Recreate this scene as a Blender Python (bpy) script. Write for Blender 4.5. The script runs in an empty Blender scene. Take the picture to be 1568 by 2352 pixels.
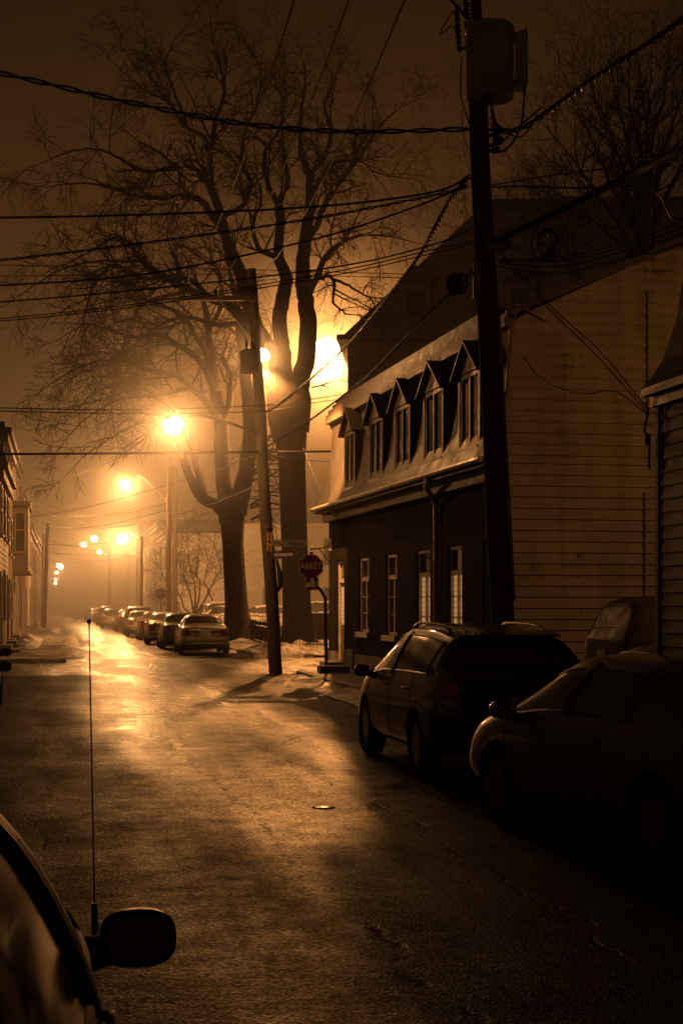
import bpy, bmesh, math, random
from mathutils import Vector, Matrix, noise
from mathutils.bvhtree import BVHTree

R = random.Random(11)
PI = math.pi
scene = bpy.context.scene
col = scene.collection
V = Vector

# ------------------------------------------------------------------ camera
YAW = math.radians(9.6)
F, HZ, CX, CH = 3800.0, 1390.0, 784.0, 1.75
FW = V((math.sin(YAW), math.cos(YAW), 0))
RT = V((math.cos(YAW), -math.sin(YAW), 0))

def at(x, y, z):
    return V((0, 0, CH + (HZ - y) / F * z)) + FW * z + RT * ((x - CX) / F * z)

def gnd(x, y, h=0.0):
    z = (CH - h) * F / (y - HZ)
    return at(x, y, z)

cam_d = bpy.data.cameras.new('camera')
cam = bpy.data.objects.new('camera', cam_d)
col.objects.link(cam)
cam.location = (0, 0, CH)
cam.rotation_euler = (PI / 2, 0, -YAW)
cam_d.sensor_fit = 'VERTICAL'
cam_d.sensor_height = 36.0
cam_d.sensor_width = 24.0
cam_d.lens = F / 2352 * 36.0
cam_d.shift_y = (HZ - 1176) / 2352
cam_d.clip_start = 0.05
cam_d.clip_end = 2000
scene.camera = cam

# ------------------------------------------------------------------ materials
MATS = {}
class NG:
    def __init__(s, name):
        s.m = bpy.data.materials.new(name)
        s.m.use_nodes = True
        s.t = s.m.node_tree
        s.n = s.t.nodes
        s.l = s.t.links
        s.b = s.n['Principled BSDF']
        s.out = s.n['Material Output']
        tc = s.n.new('ShaderNodeTexCoord')
        s.co = tc.outputs['Object']
        g = s.n.new('ShaderNodeNewGeometry')
        s.pos = g.outputs['Position']
    def map(s, src, scale):
        n = s.n.new('ShaderNodeMapping'); n.inputs['Scale'].default_value = scale
        s.l.new(src, n.inputs['Vector']); return n.outputs[0]
    def noise(s, scale, detail=4, src=None, rough=0.55):
        n = s.n.new('ShaderNodeTexNoise'); n.inputs['Scale'].default_value = scale
        n.inputs['Detail'].default_value = detail; n.inputs['Roughness'].default_value = rough
        s.l.new(src or s.co, n.inputs['Vector']); return n.outputs['Fac']
    def ramp(s, fac, stops):
        n = s.n.new('ShaderNodeValToRGB'); e = n.color_ramp.elements
        while len(e) < len(stops): e.new(0.5)
        for i, (p, c) in enumerate(stops):
            e[i].position = p
            e[i].color = (c, c, c, 1) if isinstance(c, (int, float)) else (*c, 1)
        s.l.new(fac, n.inputs[0]); return n.outputs[0]
    def math(s, op, a, b=None, clamp=False):
        n = s.n.new('ShaderNodeMath'); n.operation = op; n.use_clamp = clamp
        for i, v in enumerate((a, b)):
            if v is None: continue
            if isinstance(v, (int, float)): n.inputs[i].default_value = v
            else: s.l.new(v, n.inputs[i])
        return n.outputs[0]
    def mix(s, fac, a, b):
        n = s.n.new('ShaderNodeMix'); n.data_type = 'RGBA'
        for k, v in ((0, fac), (6, a), (7, b)):
            if isinstance(v, (int, float)): n.inputs[k].default_value = v
            elif isinstance(v, tuple): n.inputs[k].default_value = (*v, 1)
            else: s.l.new(v, n.inputs[k])
        return n.outputs[2]
    def bump(s, h, strength, dist=0.02):
        n = s.n.new('ShaderNodeBump'); n.inputs['Strength'].default_value = strength
        n.inputs['Distance'].default_value = dist
        s.l.new(h, n.inputs['Height']); s.l.new(n.outputs[0], s.b.inputs['Normal'])
    def set(s, k, v):
        i = s.b.inputs[k]
        if isinstance(v, (int, float)): i.default_value = v
        elif isinstance(v, tuple): i.default_value = (*v, 1)
        else: s.l.new(v, i)

def mat(name, c, rough=0.6, metal=0.0, spec=0.5, vary=0.25, vscale=2.0, bump=0.0, bscale=30, coat=0.0, rvary=0.1):
    if name in MATS: return MATS[name]
    g = NG(name)
    f = g.noise(vscale, 5)
    lo = tuple(x * (1 - vary) for x in c); hi = tuple(min(1, x * (1 + vary)) for x in c)
    g.set('Base Color', g.ramp(f, [(0.3, lo), (0.7, hi)]))
    g.set('Roughness', g.ramp(g.noise(vscale * 2.3, 3), [(0.3, max(0.02, rough - rvary)), (0.7, min(1, rough + rvary))]))
    g.set('Metallic', metal); g.set('Specular IOR Level', spec)
    if coat: g.set('Coat Weight', coat); g.set('Coat Roughness', 0.06)
    if bump: g.bump(g.noise(bscale, 5), bump)
    MATS[name] = g.m
    return g.m

def glass(name, c=(0.012, 0.012, 0.012), rough=0.04, spec=0.6):
    return mat(name, c, rough, 0, spec, 0.2, 3, rvary=0.02)

def emis(name, c, s):
    if name in MATS: return MATS[name]
    g = NG(name)
    g.set('Base Color', (0.8, 0.7, 0.5)); g.set('Emission Color', c); g.set('Emission Strength', s)
    MATS[name] = g.m
    return g.m

# ------------------------------------------------------------------ mesh builder
ORG = {}
class MB:
    def __init__(s): s.v, s.f = [], []
    def quad(s, *p):
        i = len(s.v); s.v += [V(q) for q in p]; s.f.append(tuple(range(i, i + len(p))))
    def box(s, x0, x1, y0, y1, z0, z1, mx=None):
        c = [V((x, y, z)) for z in (z0, z1) for y in (y0, y1) for x in (x0, x1)]
        if mx: c = [mx @ q for q in c]
        i = len(s.v); s.v += c
        s.f += [tuple(i + k for k in q) for q in ((0, 2, 3, 1), (4, 5, 7, 6), (0, 1, 5, 4), (2, 6, 7, 3), (0, 4, 6, 2), (1, 3, 7, 5))]
    def tube(s, pts, rad, n=6, cap=True):
        m = len(pts)
        if not isinstance(rad, (list, tuple)): rad = [rad] * m
        b = len(s.v); u = None
        for k in range(m):
            p = pts[k]
            d = (pts[min(k + 1, m - 1)] - pts[max(k - 1, 0)])
            if d.length < 1e-9: d = V((0, 0, 1))
            d.normalize()
            if u is None:
                u = d.cross(V((0, 0, 1)))
                if u.length < 0.1: u = d.cross(V((1, 0, 0)))
            u = (u - d * u.dot(d))
            if u.length < 1e-6: u = d.cross(V((0.3, 1, 0.2)))
            u.normalize(); w = d.cross(u)
            for j in range(n):
                a = 2 * PI * j / n
                s.v.append(p + (u * math.cos(a) + w * math.sin(a)) * rad[k])
        for k in range(m - 1):
            for j in range(n):
                j2 = (j + 1) % n
                s.f.append((b + k * n + j, b + k * n + j2, b + (k + 1) * n + j2, b + (k + 1) * n + j))
        if cap:
            s.f.append(tuple(b + j for j in reversed(range(n))))
            s.f.append(tuple(b + (m - 1) * n + j for j in range(n)))
    def prism(s, poly, ext):
        ext = V(ext); n = len(poly); i = len(s.v)
        s.v += [V(p) for p in poly] + [V(p) + ext for p in poly]
        s.f.append(tuple(range(i + n - 1, i - 1, -1))); s.f.append(tuple(range(i + n, i + 2 * n)))
        for k in range(n):
            k2 = (k + 1) % n
            s.f.append((i + k, i + k2, i + n + k2, i + n + k))
    def lathe(s, prof, n=20, mx=None, closed=False):
        # prof: (radius, height) about local Z
        b = len(s.v); m = len(prof)
        for r, h in prof:
            for j in range(n):
                a = 2 * PI * j / n
                p = V((r * math.cos(a), r * math.sin(a), h))
                s.v.append(mx @ p if mx else p)
        for k in range(m - 1 if not closed else m):
            k2 = (k + 1) % m
            for j in range(n):
                j2 = (j + 1) % n
                s.f.append((b + k * n + j, b + k * n + j2, b + k2 * n + j2, b + k2 * n + j))
        if not closed:
            s.f.append(tuple(b + j for j in reversed(range(n)))); s.f.append(tuple(b + (m - 1) * n + j for j in range(n)))
    def grid(s, fn, nu, nv):
        b = len(s.v)
        for i in range(nu + 1):
            for j in range(nv + 1): s.v.append(V(fn(i / nu, j / nv)))
        for i in range(nu):
            for j in range(nv):
                a = b + i * (nv + 1) + j
                s.f.append((a, a + nv + 1, a + nv + 2, a + 1))
    def add_mesh(s, me, mx):
        b = len(s.v); s.v += [mx @ v.co for v in me.vertices]
        s.f += [tuple(b + i for i in p.vertices) for p in me.polygons]
    def build(s, name, m, parent=None, smooth=False, origin=None):
        r = parent
        while r is not None and r.parent is not None: r = r.parent
        off = V((0, 0, 0))
        if r is not None and r.name in ORG: off = ORG[r.name]
        if origin is not None: off = V(origin)
        me = bpy.data.meshes.new(name)
        me.from_pydata([tuple(v - off) for v in s.v], [], s.f)
        me.update()
        bm = bmesh.new(); bm.from_mesh(me)
        if len(bm.faces) < 60000: bmesh.ops.recalc_face_normals(bm, faces=bm.faces)
        bm.to_mesh(me); bm.free()
        if smooth:
            me.polygons.foreach_set('use_smooth', [True] * len(me.polygons))
            if smooth != 'all': me.set_sharp_from_angle(angle=math.radians(40))
        me.materials.append(m)
        o = bpy.data.objects.new(name, me)
        col.objects.link(o)
        if parent is not None: o.parent = parent
        elif origin is not None: o.location = off
        return o

def tag(o, label=None, cat=None, group=None, kind=None):
    if label: o['label'] = label
    if cat: o['category'] = cat
    if group: o['group'] = group
    if kind: o['kind'] = kind
    return o

def thing(name, label, cat, loc=(0, 0, 0), rz=0.0, group=None, world=False):
    o = bpy.data.objects.new(name, None)
    col.objects.link(o)
    o.location = loc; o.rotation_euler = (0, 0, rz)
    o.empty_display_size = 0.2
    if world: ORG[o.name] = V(loc)
    return tag(o, label, cat, group)

def solo(name, mb, m, label, cat, group=None, smooth=False):
    zs = min(v.z for v in mb.v)
    n = len(mb.v)
    org = V((sum(v.x for v in mb.v) / n, sum(v.y for v in mb.v) / n, zs))
    return tag(mb.build(name, m, None, smooth, org), label, cat, group)

def struct(name, mb, m, smooth=False, kind='structure'):
    o = mb.build(name, m, None, smooth)
    o['kind'] = kind
    return o

def copy_tree(o, parent=None):
    c = o.copy(); col.objects.link(c)
    c.parent = parent
    for ch in list(o.children): copy_tree(ch, c)
    return c

def text_mesh(txt, size, depth=0.004):
    cu = bpy.data.curves.new('lettering', 'FONT')
    cu.body = txt; cu.size = size; cu.align_x = 'CENTER'; cu.align_y = 'CENTER'; cu.extrude = depth; cu.resolution_u = 3
    o = bpy.data.objects.new('lettering', cu); col.objects.link(o)
    dg = bpy.context.evaluated_depsgraph_get()
    me = bpy.data.meshes.new_from_object(o.evaluated_get(dg))
    bpy.data.objects.remove(o); bpy.data.curves.remove(cu)
    return me

def spline(pts, per=8):
    out = []
    n = len(pts)
    for i in range(n - 1):
        p0 = pts[max(i - 1, 0)]; p1 = pts[i]; p2 = pts[i + 1]; p3 = pts[min(i + 2, n - 1)]
        for k in range(per):
            t = k / per
            out.append(0.5 * ((2 * p1) + (p2 - p0) * t + (2 * p0 - 5 * p1 + 4 * p2 - p3) * t * t + (3 * p1 - p0 - 3 * p2 + p3) * t ** 3))
    out.append(pts[-1].copy())
    return out

def splr(vals, per=8):
    out = []
    for i in range(len(vals) - 1):
        for k in range(per): out.append(vals[i] + (vals[i + 1] - vals[i]) * k / per)
    out.append(vals[-1]); return out

# clapboards over a convex outline in a local (a, h) plane; P maps (a, h, out) to a point
def clapboard(mb, outline, P, pitch=0.2, lip=0.022):
    def span(h):
        xs = []
        n = len(outline)
        for i in range(n):
            (a0, h0), (a1, h1) = outline[i], outline[(i + 1) % n]
            if abs(h1 - h0) < 1e-9: continue
            t = (h - h0) / (h1 - h0)
            if -1e-9 <= t <= 1 + 1e-9: xs.append(a0 + (a1 - a0) * t)
        return (min(xs), max(xs)) if len(xs) >= 2 else None
    lo = min(p[1] for p in outline); hi = max(p[1] for p in outline)
    h = lo
    while h < hi - 0.02:
        t = min(h + pitch, hi)
        a = span(h + 1e-4); b = span(t - 1e-4)
        if a and b:
            mb.quad(P(a[0], h, lip), P(a[1], h, lip), P(b[1], t, 0.004), P(b[0], t, 0.004))
            mb.quad(P(a[0], h, 0.0), P(a[1], h, 0.0), P(a[1], h, lip), P(a[0], h, lip))
        h = t
# tuning
WORLD_STRENGTH = 0.042
FOG_Y = 72.0
FOG_NEAR = [(.0012, .0)]
FOG_FAR = [(.0034, .6), (.0036, .1)]
E1, E1_SPILL, E_STAR, E_FLOOD, E_YARD_ASSUMED = 500.0, 480.0, 11000.0, 15500.0, 320.0
E2, E3, E4, E5 = 3600.0, 4200.0, 3600.0, 4500.0
FORE_X, FORE_Y = -0.81, 2.98
VANX, VANY, WHX, WHY = 10.75, 25.1, 9.4, 22.5
# ------------------------------------------------------------------ surface materials
def asphalt(name, base, rlo, rhi, snow=0.0, seam=False, spec=0.5):
    g = NG(name)
    vo = g.n.new('ShaderNodeTexVoronoi'); vo.inputs['Scale'].default_value = 62
    g.l.new(g.co, vo.inputs['Vector'])
    sc_ = g.n.new('ShaderNodeSeparateColor'); g.l.new(vo.outputs['Color'], sc_.inputs[0])
    cell = sc_.outputs[0]                                  # one random value per stone
    fine = g.noise(140, 2, rough=0.7)
    big = g.noise(0.42, 6, rough=0.62)
    lane = g.noise(1.0, 6, g.map(g.co, (0.9, 0.07, 1)), 0.6)
    blot = g.noise(3.1, 5, rough=0.65)
    c = g.ramp(g.math('ADD', g.math('MULTIPLY', cell, 0.7), g.math('MULTIPLY', fine, 0.3)), [(0.2, tuple(x * 0.15 for x in base)), (0.6, tuple(x * 0.8 for x in base)), (0.88, tuple(min(1, x * 4.5) for x in base))])
    dirt = g.math('MULTIPLY', g.ramp(big, [(0.36, 0.45), (0.62, 1.35)]), g.ramp(blot, [(0.32, 0.6), (0.6, 1.15)]))
    mm = g.n.new('ShaderNodeMix'); mm.data_type = 'RGBA'; mm.blend_type = 'MULTIPLY'; mm.inputs[0].default_value = 1
    g.l.new(c, mm.inputs[6]); g.l.new(dirt, mm.inputs[7])
    cc = mm.outputs[2]
    rr = g.math('ADD', g.ramp(lane, [(0.36, rlo), (0.64, rhi)]), g.math('MULTIPLY', g.math('SUBTRACT', blot, 0.5), 0.5), True)
    rr = g.math('MAXIMUM', rr, 0.06)
    sp = g.math('MULTIPLY', g.ramp(cell, [(0.25, 0.06), (0.7, 0.5), (0.95, 1.6)]), g.ramp(big, [(0.34, 0.35), (0.62, 1.0)]))
    sp = g.math('MULTIPLY', sp, spec * 1.2)
    if seam:                                               # worn wet lane between drier, dirtier parking strips
        sl_ = g.n.new('ShaderNodeSeparateXYZ'); g.l.new(g.co, sl_.inputs[0])
        xw = g.math('ADD', sl_.outputs[0], g.math('MULTIPLY', g.math('SUBTRACT', g.noise(0.33, 5, rough=0.6), 0.5), 2.6))
        xw = g.math('DIVIDE', g.math('ADD', xw, 2.0), 8.0)
        wet = g.ramp(xw, [(0.21, 0.20), (0.44, 1.0), (0.64, 1.0), (0.73, 0.28)])
        sp = g.math('MULTIPLY', sp, wet)
        rr = g.math('ADD', rr, g.math('MULTIPLY', g.math('SUBTRACT', 1.0, wet), 0.22), True)
        yw = g.math('DIVIDE', g.math('ADD', sl_.outputs[1], g.math('MULTIPLY', g.math('SUBTRACT', g.noise(0.21, 5, rough=0.6), 0.5), 14.0)), 50.0)
        sp = g.math('MULTIPLY', sp, g.ramp(yw, [(0.15, 0.50), (0.36, 0.9), (0.55, 1.6)]))
        rr = g.math('SUBTRACT', rr, g.math('MULTIPLY', g.math('MULTIPLY', g.ramp(yw, [(0.22, 0.0), (0.55, 1.0)]), wet), 0.20))
        rr = g.math('MAXIMUM', g.math('ADD', rr, g.ramp(yw, [(0.1, 0.08), (0.34, 0.0)])), 0.21)
    hgt = g.math('ADD', g.math('MULTIPLY', vo.outputs['Distance'], 0.5), g.math('MULTIPLY', g.noise(2.2, 4), 0.5))
    if seam:
        sx = g.n.new('ShaderNodeSeparateXYZ'); g.l.new(g.co, sx.inputs[0])
        wob = g.math('MULTIPLY', g.math('SUBTRACT', g.noise(0.28, 6, rough=0.65), 0.5), 1.3)
        for off, wd, amt in ((1.75, 0.05, 0.9), (2.9, 0.03, 0.6), (0.1, 0.03, 0.5)):
            xs = g.math('ADD', g.math('SUBTRACT', sx.outputs[0], off), wob)
            xs = g.math('ADD', xs, g.math('MULTIPLY', sx.outputs[1], 0.018))
            ln = g.ramp(g.math('ABSOLUTE', xs), [(0.0, amt), (wd, 0.0)])
            ln = g.math('MULTIPLY', ln, g.ramp(g.noise(0.9 + off, 6, rough=0.7), [(0.44, 0.0), (0.56, 1.0)]))
            cc = g.mix(ln, cc, tuple(x * 0.2 for x in base))
            sp = g.math('MULTIPLY', sp, g.math('SUBTRACT', 1.0, ln))
            hgt = g.math('SUBTRACT', hgt, g.math('MULTIPLY', ln, 1.5))
    if snow:
        sn = g.ramp(g.noise(1.4, 7, rough=0.65), [(0.56 - snow, 0.0), (0.66 - snow, 1.0)])
        cc = g.mix(sn, cc, (0.36, 0.35, 0.34))
        rr = g.math('ADD', rr, g.math('MULTIPLY', sn, 0.3), True)
        hgt = g.math('ADD', hgt, g.math('MULTIPLY', sn, 1.5))
    g.set('Base Color', cc); g.set('Roughness', rr); g.set('Specular IOR Level', sp)
    g.bump(hgt, 1.0, 0.014)
    MATS[name] = g.m
    return g.m

def snow_mat(name, c=(0.28, 0.27, 0.26)):
    g = NG(name)
    f = g.noise(2.2, 7, rough=0.7)
    g.set('Base Color', g.ramp(f, [(0.3, tuple(x * 0.3 for x in c)), (0.5, tuple(x * 0.8 for x in c)), (0.7, c)]))
    g.set('Roughness', g.ramp(g.noise(6, 4), [(0.35, 0.35), (0.65, 0.8)]))
    g.bump(g.noise(14, 7, rough=0.7), 0.8, 0.05)
    return g.m

def brick_mat(name, c1, c2, mortar, scale=1.0):
    g = NG(name)
    b = g.n.new('ShaderNodeTexBrick')
    b.inputs['Scale'].default_value = scale
    b.inputs['Brick Width'].default_value = 0.21; b.inputs['Row Height'].default_value = 0.075
    b.inputs['Mortar Size'].default_value = 0.008
    b.inputs['Color1'].default_value = (*c1, 1); b.inputs['Color2'].default_value = (*c2, 1); b.inputs['Mortar'].default_value = (*mortar, 1)
    s = g.n.new('ShaderNodeSeparateXYZ'); g.l.new(g.co, s.inputs[0])
    cb = g.n.new('ShaderNodeCombineXYZ')
    g.l.new(g.math('ADD', s.outputs[0], s.outputs[1]), cb.inputs[0]); g.l.new(s.outputs[2], cb.inputs[1])
    g.l.new(cb.outputs[0], b.inputs['Vector'])
    st = g.ramp(g.noise(1.5, 5), [(0.3, 0.6), (0.7, 1.2)])
    mm = g.n.new('ShaderNodeMix'); mm.data_type = 'RGBA'; mm.blend_type = 'MULTIPLY'; mm.inputs[0].default_value = 1
    g.l.new(b.outputs['Color'], mm.inputs[6]); g.l.new(st, mm.inputs[7])
    g.set('Base Color', mm.outputs[2]); g.set('Roughness', 0.9); g.set('Specular IOR Level', 0.04)
    g.bump(g.math('ADD', g.math('MULTIPLY', b.outputs['Fac'], -1.0), g.math('MULTIPLY', g.noise(20, 4), 0.4)), 0.7, 0.01)
    return g.m

def siding_mat(name, c, worn=(0.06, 0.05, 0.04), wear=0.0, zscale=5.0):
    g = NG(name)
    f = g.noise(1.0, 5, g.map(g.co, (0.7, 0.7, 3.0)))
    base = g.ramp(f, [(0.3, tuple(x * 0.72 for x in c)), (0.7, c)])
    if wear:
        sz_ = g.n.new('ShaderNodeSeparateXYZ'); g.l.new(g.co, sz_.inputs[0])
        saw = g.math('FRACT', g.math('MULTIPLY', g.math('SUBTRACT', sz_.outputs[2], 0.3), 5.0))
        w = g.noise(1.0, 8, g.map(g.co, (2.0, 2.0, 1.1)), 0.75)
        big = g.noise(0.45, 4)
        wf = g.math('ADD', w, g.math('MULTIPLY', g.math('SUBTRACT', saw, 0.8), 0.12))
        wf = g.math('MULTIPLY', g.ramp(wf, [(0.55, 0.0), (0.60, 0.9)]), g.ramp(big, [(0.44, 0.0), (0.58, 1.0)]))
        base = g.mix(wf, base, worn)
        tone = g.noise(0.8, 3, g.map(g.co, (0.5, 0.5, 4.9)))
        base = g.mix(g.ramp(tone, [(0.35, 0.35), (0.65, 0.0)]), base, tuple(x * 0.55 for x in c))
        st = g.ramp(g.noise(1.0, 5, g.map(g.co, (2.5, 2.5, 0.25))), [(0.35, 0.72), (0.6, 1.0)])
        mm = g.n.new('ShaderNodeMix'); mm.data_type = 'RGBA'; mm.blend_type = 'MULTIPLY'; mm.inputs[0].default_value = 1
        g.l.new(base, mm.inputs[6]); g.l.new(st, mm.inputs[7]); base = mm.outputs[2]
    g.set('Base Color', base); g.set('Roughness', 0.62)
    g.bump(g.noise(1.0, 5, g.map(g.co, (1.5, 1.5, 40))), 0.15, 0.01)
    return g.m

def bark_mat(name, c):
    g = NG(name)
    f = g.noise(1.0, 6, g.map(g.co, (7, 7, 1.1)), 0.65)
    g.set('Base Color', g.ramp(f, [(0.3, tuple(x * 0.4 for x in c)), (0.7, c)])); g.set('Roughness', 0.85)
    g.bump(f, 1.0, 0.08)
    return g.m

def metal_roof_mat(name, c):
    g = NG(name)
    f = g.noise(1.2, 5)
    g.set('Base Color', g.ramp(f, [(0.3, tuple(x * 0.6 for x in c)), (0.7, c)]))
    g.set('Roughness', g.ramp(g.noise(3, 4), [(0.3, 0.42), (0.7, 0.65)])); g.set('Metallic', 0.0); g.set('Specular IOR Level', 0.3)
    s = g.n.new('ShaderNodeSeparateXYZ'); g.l.new(g.co, s.inputs[0])
    # diagonal sheet seams
    dg = g.math('ADD', g.math('MULTIPLY', s.outputs[1], 1.6), g.math('MULTIPLY', s.outputs[2], -1.9))
    fr = g.math('FRACT', g.math('MULTIPLY', dg, 0.55))
    ln = g.ramp(fr, [(0.0, 1.0), (0.03, 0.0)])
    g.bump(g.math('ADD', ln, g.math('MULTIPLY', g.noise(2.5, 3), 0.4)), 0.6, 0.02)
    return g.m

M = {}
M['asphalt'] = asphalt('worn wet asphalt', (0.016, 0.0155, 0.015), 0.34, 0.58, seam=True)
M['asphalt_x'] = asphalt('wetter asphalt', (0.024, 0.023, 0.022), 0.22, 0.42, snow=0.02)
M['wetapron'] = asphalt('icy wet apron', (0.03, 0.029, 0.028), 0.20, 0.42)
M['pave'] = asphalt('icy pavement', (0.075, 0.072, 0.068), 0.45, 0.7, snow=0.10)
M['pave_r'] = asphalt('dirty pavement', (0.055, 0.052, 0.048), 0.42, 0.7, snow=0.0)
M['gutter'] = asphalt('snowy gutter asphalt', (0.045, 0.043, 0.04), 0.4, 0.65, snow=0.06)
M['ground'] = asphalt('yard ground', (0.05, 0.046, 0.04), 0.6, 0.9, snow=0.08)
M['snow'] = snow_mat('old grey snow')
M['snow2'] = snow_mat('dirty crusted snow', (0.2, 0.19, 0.18))
M['kerb'] = mat('kerb stone', (0.13, 0.125, 0.12), 0.7, bump=0.4)
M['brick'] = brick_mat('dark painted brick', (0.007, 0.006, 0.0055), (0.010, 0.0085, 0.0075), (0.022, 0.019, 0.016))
M['brick_r'] = brick_mat('red brick', (0.16, 0.075, 0.05), (0.2, 0.095, 0.06), (0.2, 0.19, 0.17))
M['brick_b'] = brick_mat('brown brick', (0.16, 0.13, 0.10), (0.2, 0.16, 0.12), (0.2, 0.19, 0.17))
M['siding'] = siding_mat('weathered cream siding', (0.46, 0.43, 0.36), wear=0.02)
M['siding_d'] = siding_mat('dark brown siding', (0.075, 0.062, 0.045))
M['siding_l'] = siding_mat('pale yellow siding', (0.55, 0.48, 0.34))
M['siding_w'] = siding_mat('off white siding', (0.6, 0.57, 0.5))
M['stucco'] = mat('grey brown render', (0.13, 0.11, 0.085), 0.8, bump=0.3)
M['stucco2'] = mat('dull render', (0.16, 0.135, 0.105), 0.8, bump=0.3)
M['slate_b'] = mat('hazy old slate', (0.17, 0.15, 0.125), 0.8, bump=0.4, bscale=6)  # slate colour lightened in place of a fog veil on the big roof
M['slate'] = mat('dark slate roof', (0.045, 0.04, 0.036), 0.6, bump=0.5, bscale=9)
M['tinroof'] = metal_roof_mat('tin sheet roof', (0.05, 0.046, 0.04))
M['dormer'] = metal_roof_mat('tin dormer cladding', (0.065, 0.058, 0.048))
M['trim'] = mat('pale painted trim', (0.24, 0.21, 0.165), 0.55)
M['trim_w'] = mat('cream window paint', (0.46, 0.42, 0.34), 0.5)
M['trim_v'] = mat('dark dormer frame paint', (0.075, 0.065, 0.05), 0.5)
M['trim_d'] = mat('dull painted trim', (0.09, 0.078, 0.06), 0.6)
M['gutter_metal'] = mat('gutter metal', (0.36, 0.33, 0.28), 0.4, 0.3)
M['pane'] = glass('house window glass', (0.02, 0.018, 0.016), 0.06, 0.8)
M['door'] = mat('painted door', (0.10, 0.085, 0.065), 0.45)
M['stone'] = mat('rubble foundation stone', (0.11, 0.10, 0.09), 0.85, bump=1.0, bscale=7)
M['conc'] = mat('concrete', (0.16, 0.15, 0.14), 0.85, bump=0.4)
M['bark'] = bark_mat('elm bark', (0.045, 0.036, 0.03))
M['twig'] = mat('bare twigs', (0.03, 0.025, 0.02), 0.95, spec=.1)
M['pole'] = bark_mat('creosoted pole wood', (0.11, 0.085, 0.062))
M['steel'] = mat('galvanised steel', (0.28, 0.27, 0.26), 0.4, 0.8)
M['trafo'] = mat('transformer grey paint', (0.5, 0.48, 0.43), 0.5)
M['wire'] = mat('black cable sheath', (0.010, 0.009, 0.008), 0.6, spec=.25)
M['porc'] = mat('brown porcelain', (0.05, 0.035, 0.028), 0.15)
M['iron'] = mat('black painted iron', (0.018, 0.017, 0.016), 0.4)
M['rubber'] = mat('tyre rubber', (0.018, 0.018, 0.018), 0.8, bump=0.2, bscale=60)
M['trimblack'] = mat('black plastic trim', (0.015, 0.015, 0.015), 0.45)
M['rim'] = mat('alloy rim', (0.32, 0.31, 0.3), 0.3, 0.85)
M['chrome'] = mat('chrome', (0.6, 0.58, 0.55), 0.12, 1.0)
M['carglass'] = glass('car glass', (0.055, 0.05, 0.045), 0.10, 0.7)
M['red_lens'] = mat('red lamp lens', (0.2, 0.010, 0.007), 0.15, coat=0.5)
M['red_lens_b'] = mat('bright red lamp lens', (0.8, 0.04, 0.02), 0.25, coat=0.6)
M['clear_lens'] = mat('clear lamp lens', (0.6, 0.52, 0.4), 0.10, coat=0.8)
M['mirror'] = mat('dew covered mirror glass', (0.22, 0.20, 0.18), 0.35, .3)  # pale, half-rough glass, only partly metallic
M['plate'] = mat('number plate', (0.6, 0.6, 0.6), 0.4)
M['blue_ink'] = mat('dark blue lettering', (0.02, 0.03, 0.10), 0.4)
M['sign_red'] = mat('red sign sheeting', (0.07, 0.007, 0.006), 0.6, spec=.1)
M['sign_white'] = mat('white sign sheeting', (0.5, 0.48, 0.44), 0.55, spec=.2)
M['sign_black'] = mat('black sign paint', (0.02, 0.02, 0.02), 0.4)
M['sign_tan'] = mat('tan street name plate', (0.2, 0.185, 0.155), 0.55, spec=.2)
M['sign_yellow'] = mat('yellow tag', (0.5, 0.32, 0.03), 0.5)
M['lens_off'] = mat('lamp housing', (0.22, 0.21, 0.2), 0.4, 0.6)
SOD = (1.0, 0.38, 0.094)
g = NG('lit blinds'); sx_ = g.n.new('ShaderNodeSeparateXYZ'); g.l.new(g.co, sx_.inputs[0])  # striped glow added to panes in place of a reflected clapboard wall
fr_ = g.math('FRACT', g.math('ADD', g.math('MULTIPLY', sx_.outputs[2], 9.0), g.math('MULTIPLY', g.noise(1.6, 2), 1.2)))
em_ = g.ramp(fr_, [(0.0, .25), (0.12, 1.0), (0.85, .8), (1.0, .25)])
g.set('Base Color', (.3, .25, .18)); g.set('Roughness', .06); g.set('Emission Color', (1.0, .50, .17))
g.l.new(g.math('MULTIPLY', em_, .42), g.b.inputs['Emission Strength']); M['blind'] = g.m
M['lit'] = emis('glowing sodium lens', (1.0, 0.58, 0.2), 60)
M['lit_far'] = emis('glowing distant lens', (1.0, 0.6, 0.2), 90)

# ------------------------------------------------------------------ world, fog
w = bpy.data.worlds.new('World'); scene.world = w
w.use_nodes = True
nt = w.node_tree
bg = nt.nodes['Background']
tcw = nt.nodes.new('ShaderNodeTexCoord')
sxw = nt.nodes.new('ShaderNodeSeparateXYZ'); nt.links.new(tcw.outputs['Generated'], sxw.inputs[0])
rw = nt.nodes.new('ShaderNodeValToRGB')
rw.color_ramp.elements[0].position = 0.0; rw.color_ramp.elements[0].color = (1.0, 0.41, 0.125, 1)
rw.color_ramp.elements[1].position = 0.36; rw.color_ramp.elements[1].color = (0.14, 0.058, 0.0185, 1)
nt.links.new(sxw.outputs[2], rw.inputs[0]); nt.links.new(rw.outputs[0], bg.inputs['Color'])
bg.inputs['Strength'].default_value = WORLD_STRENGTH

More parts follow.
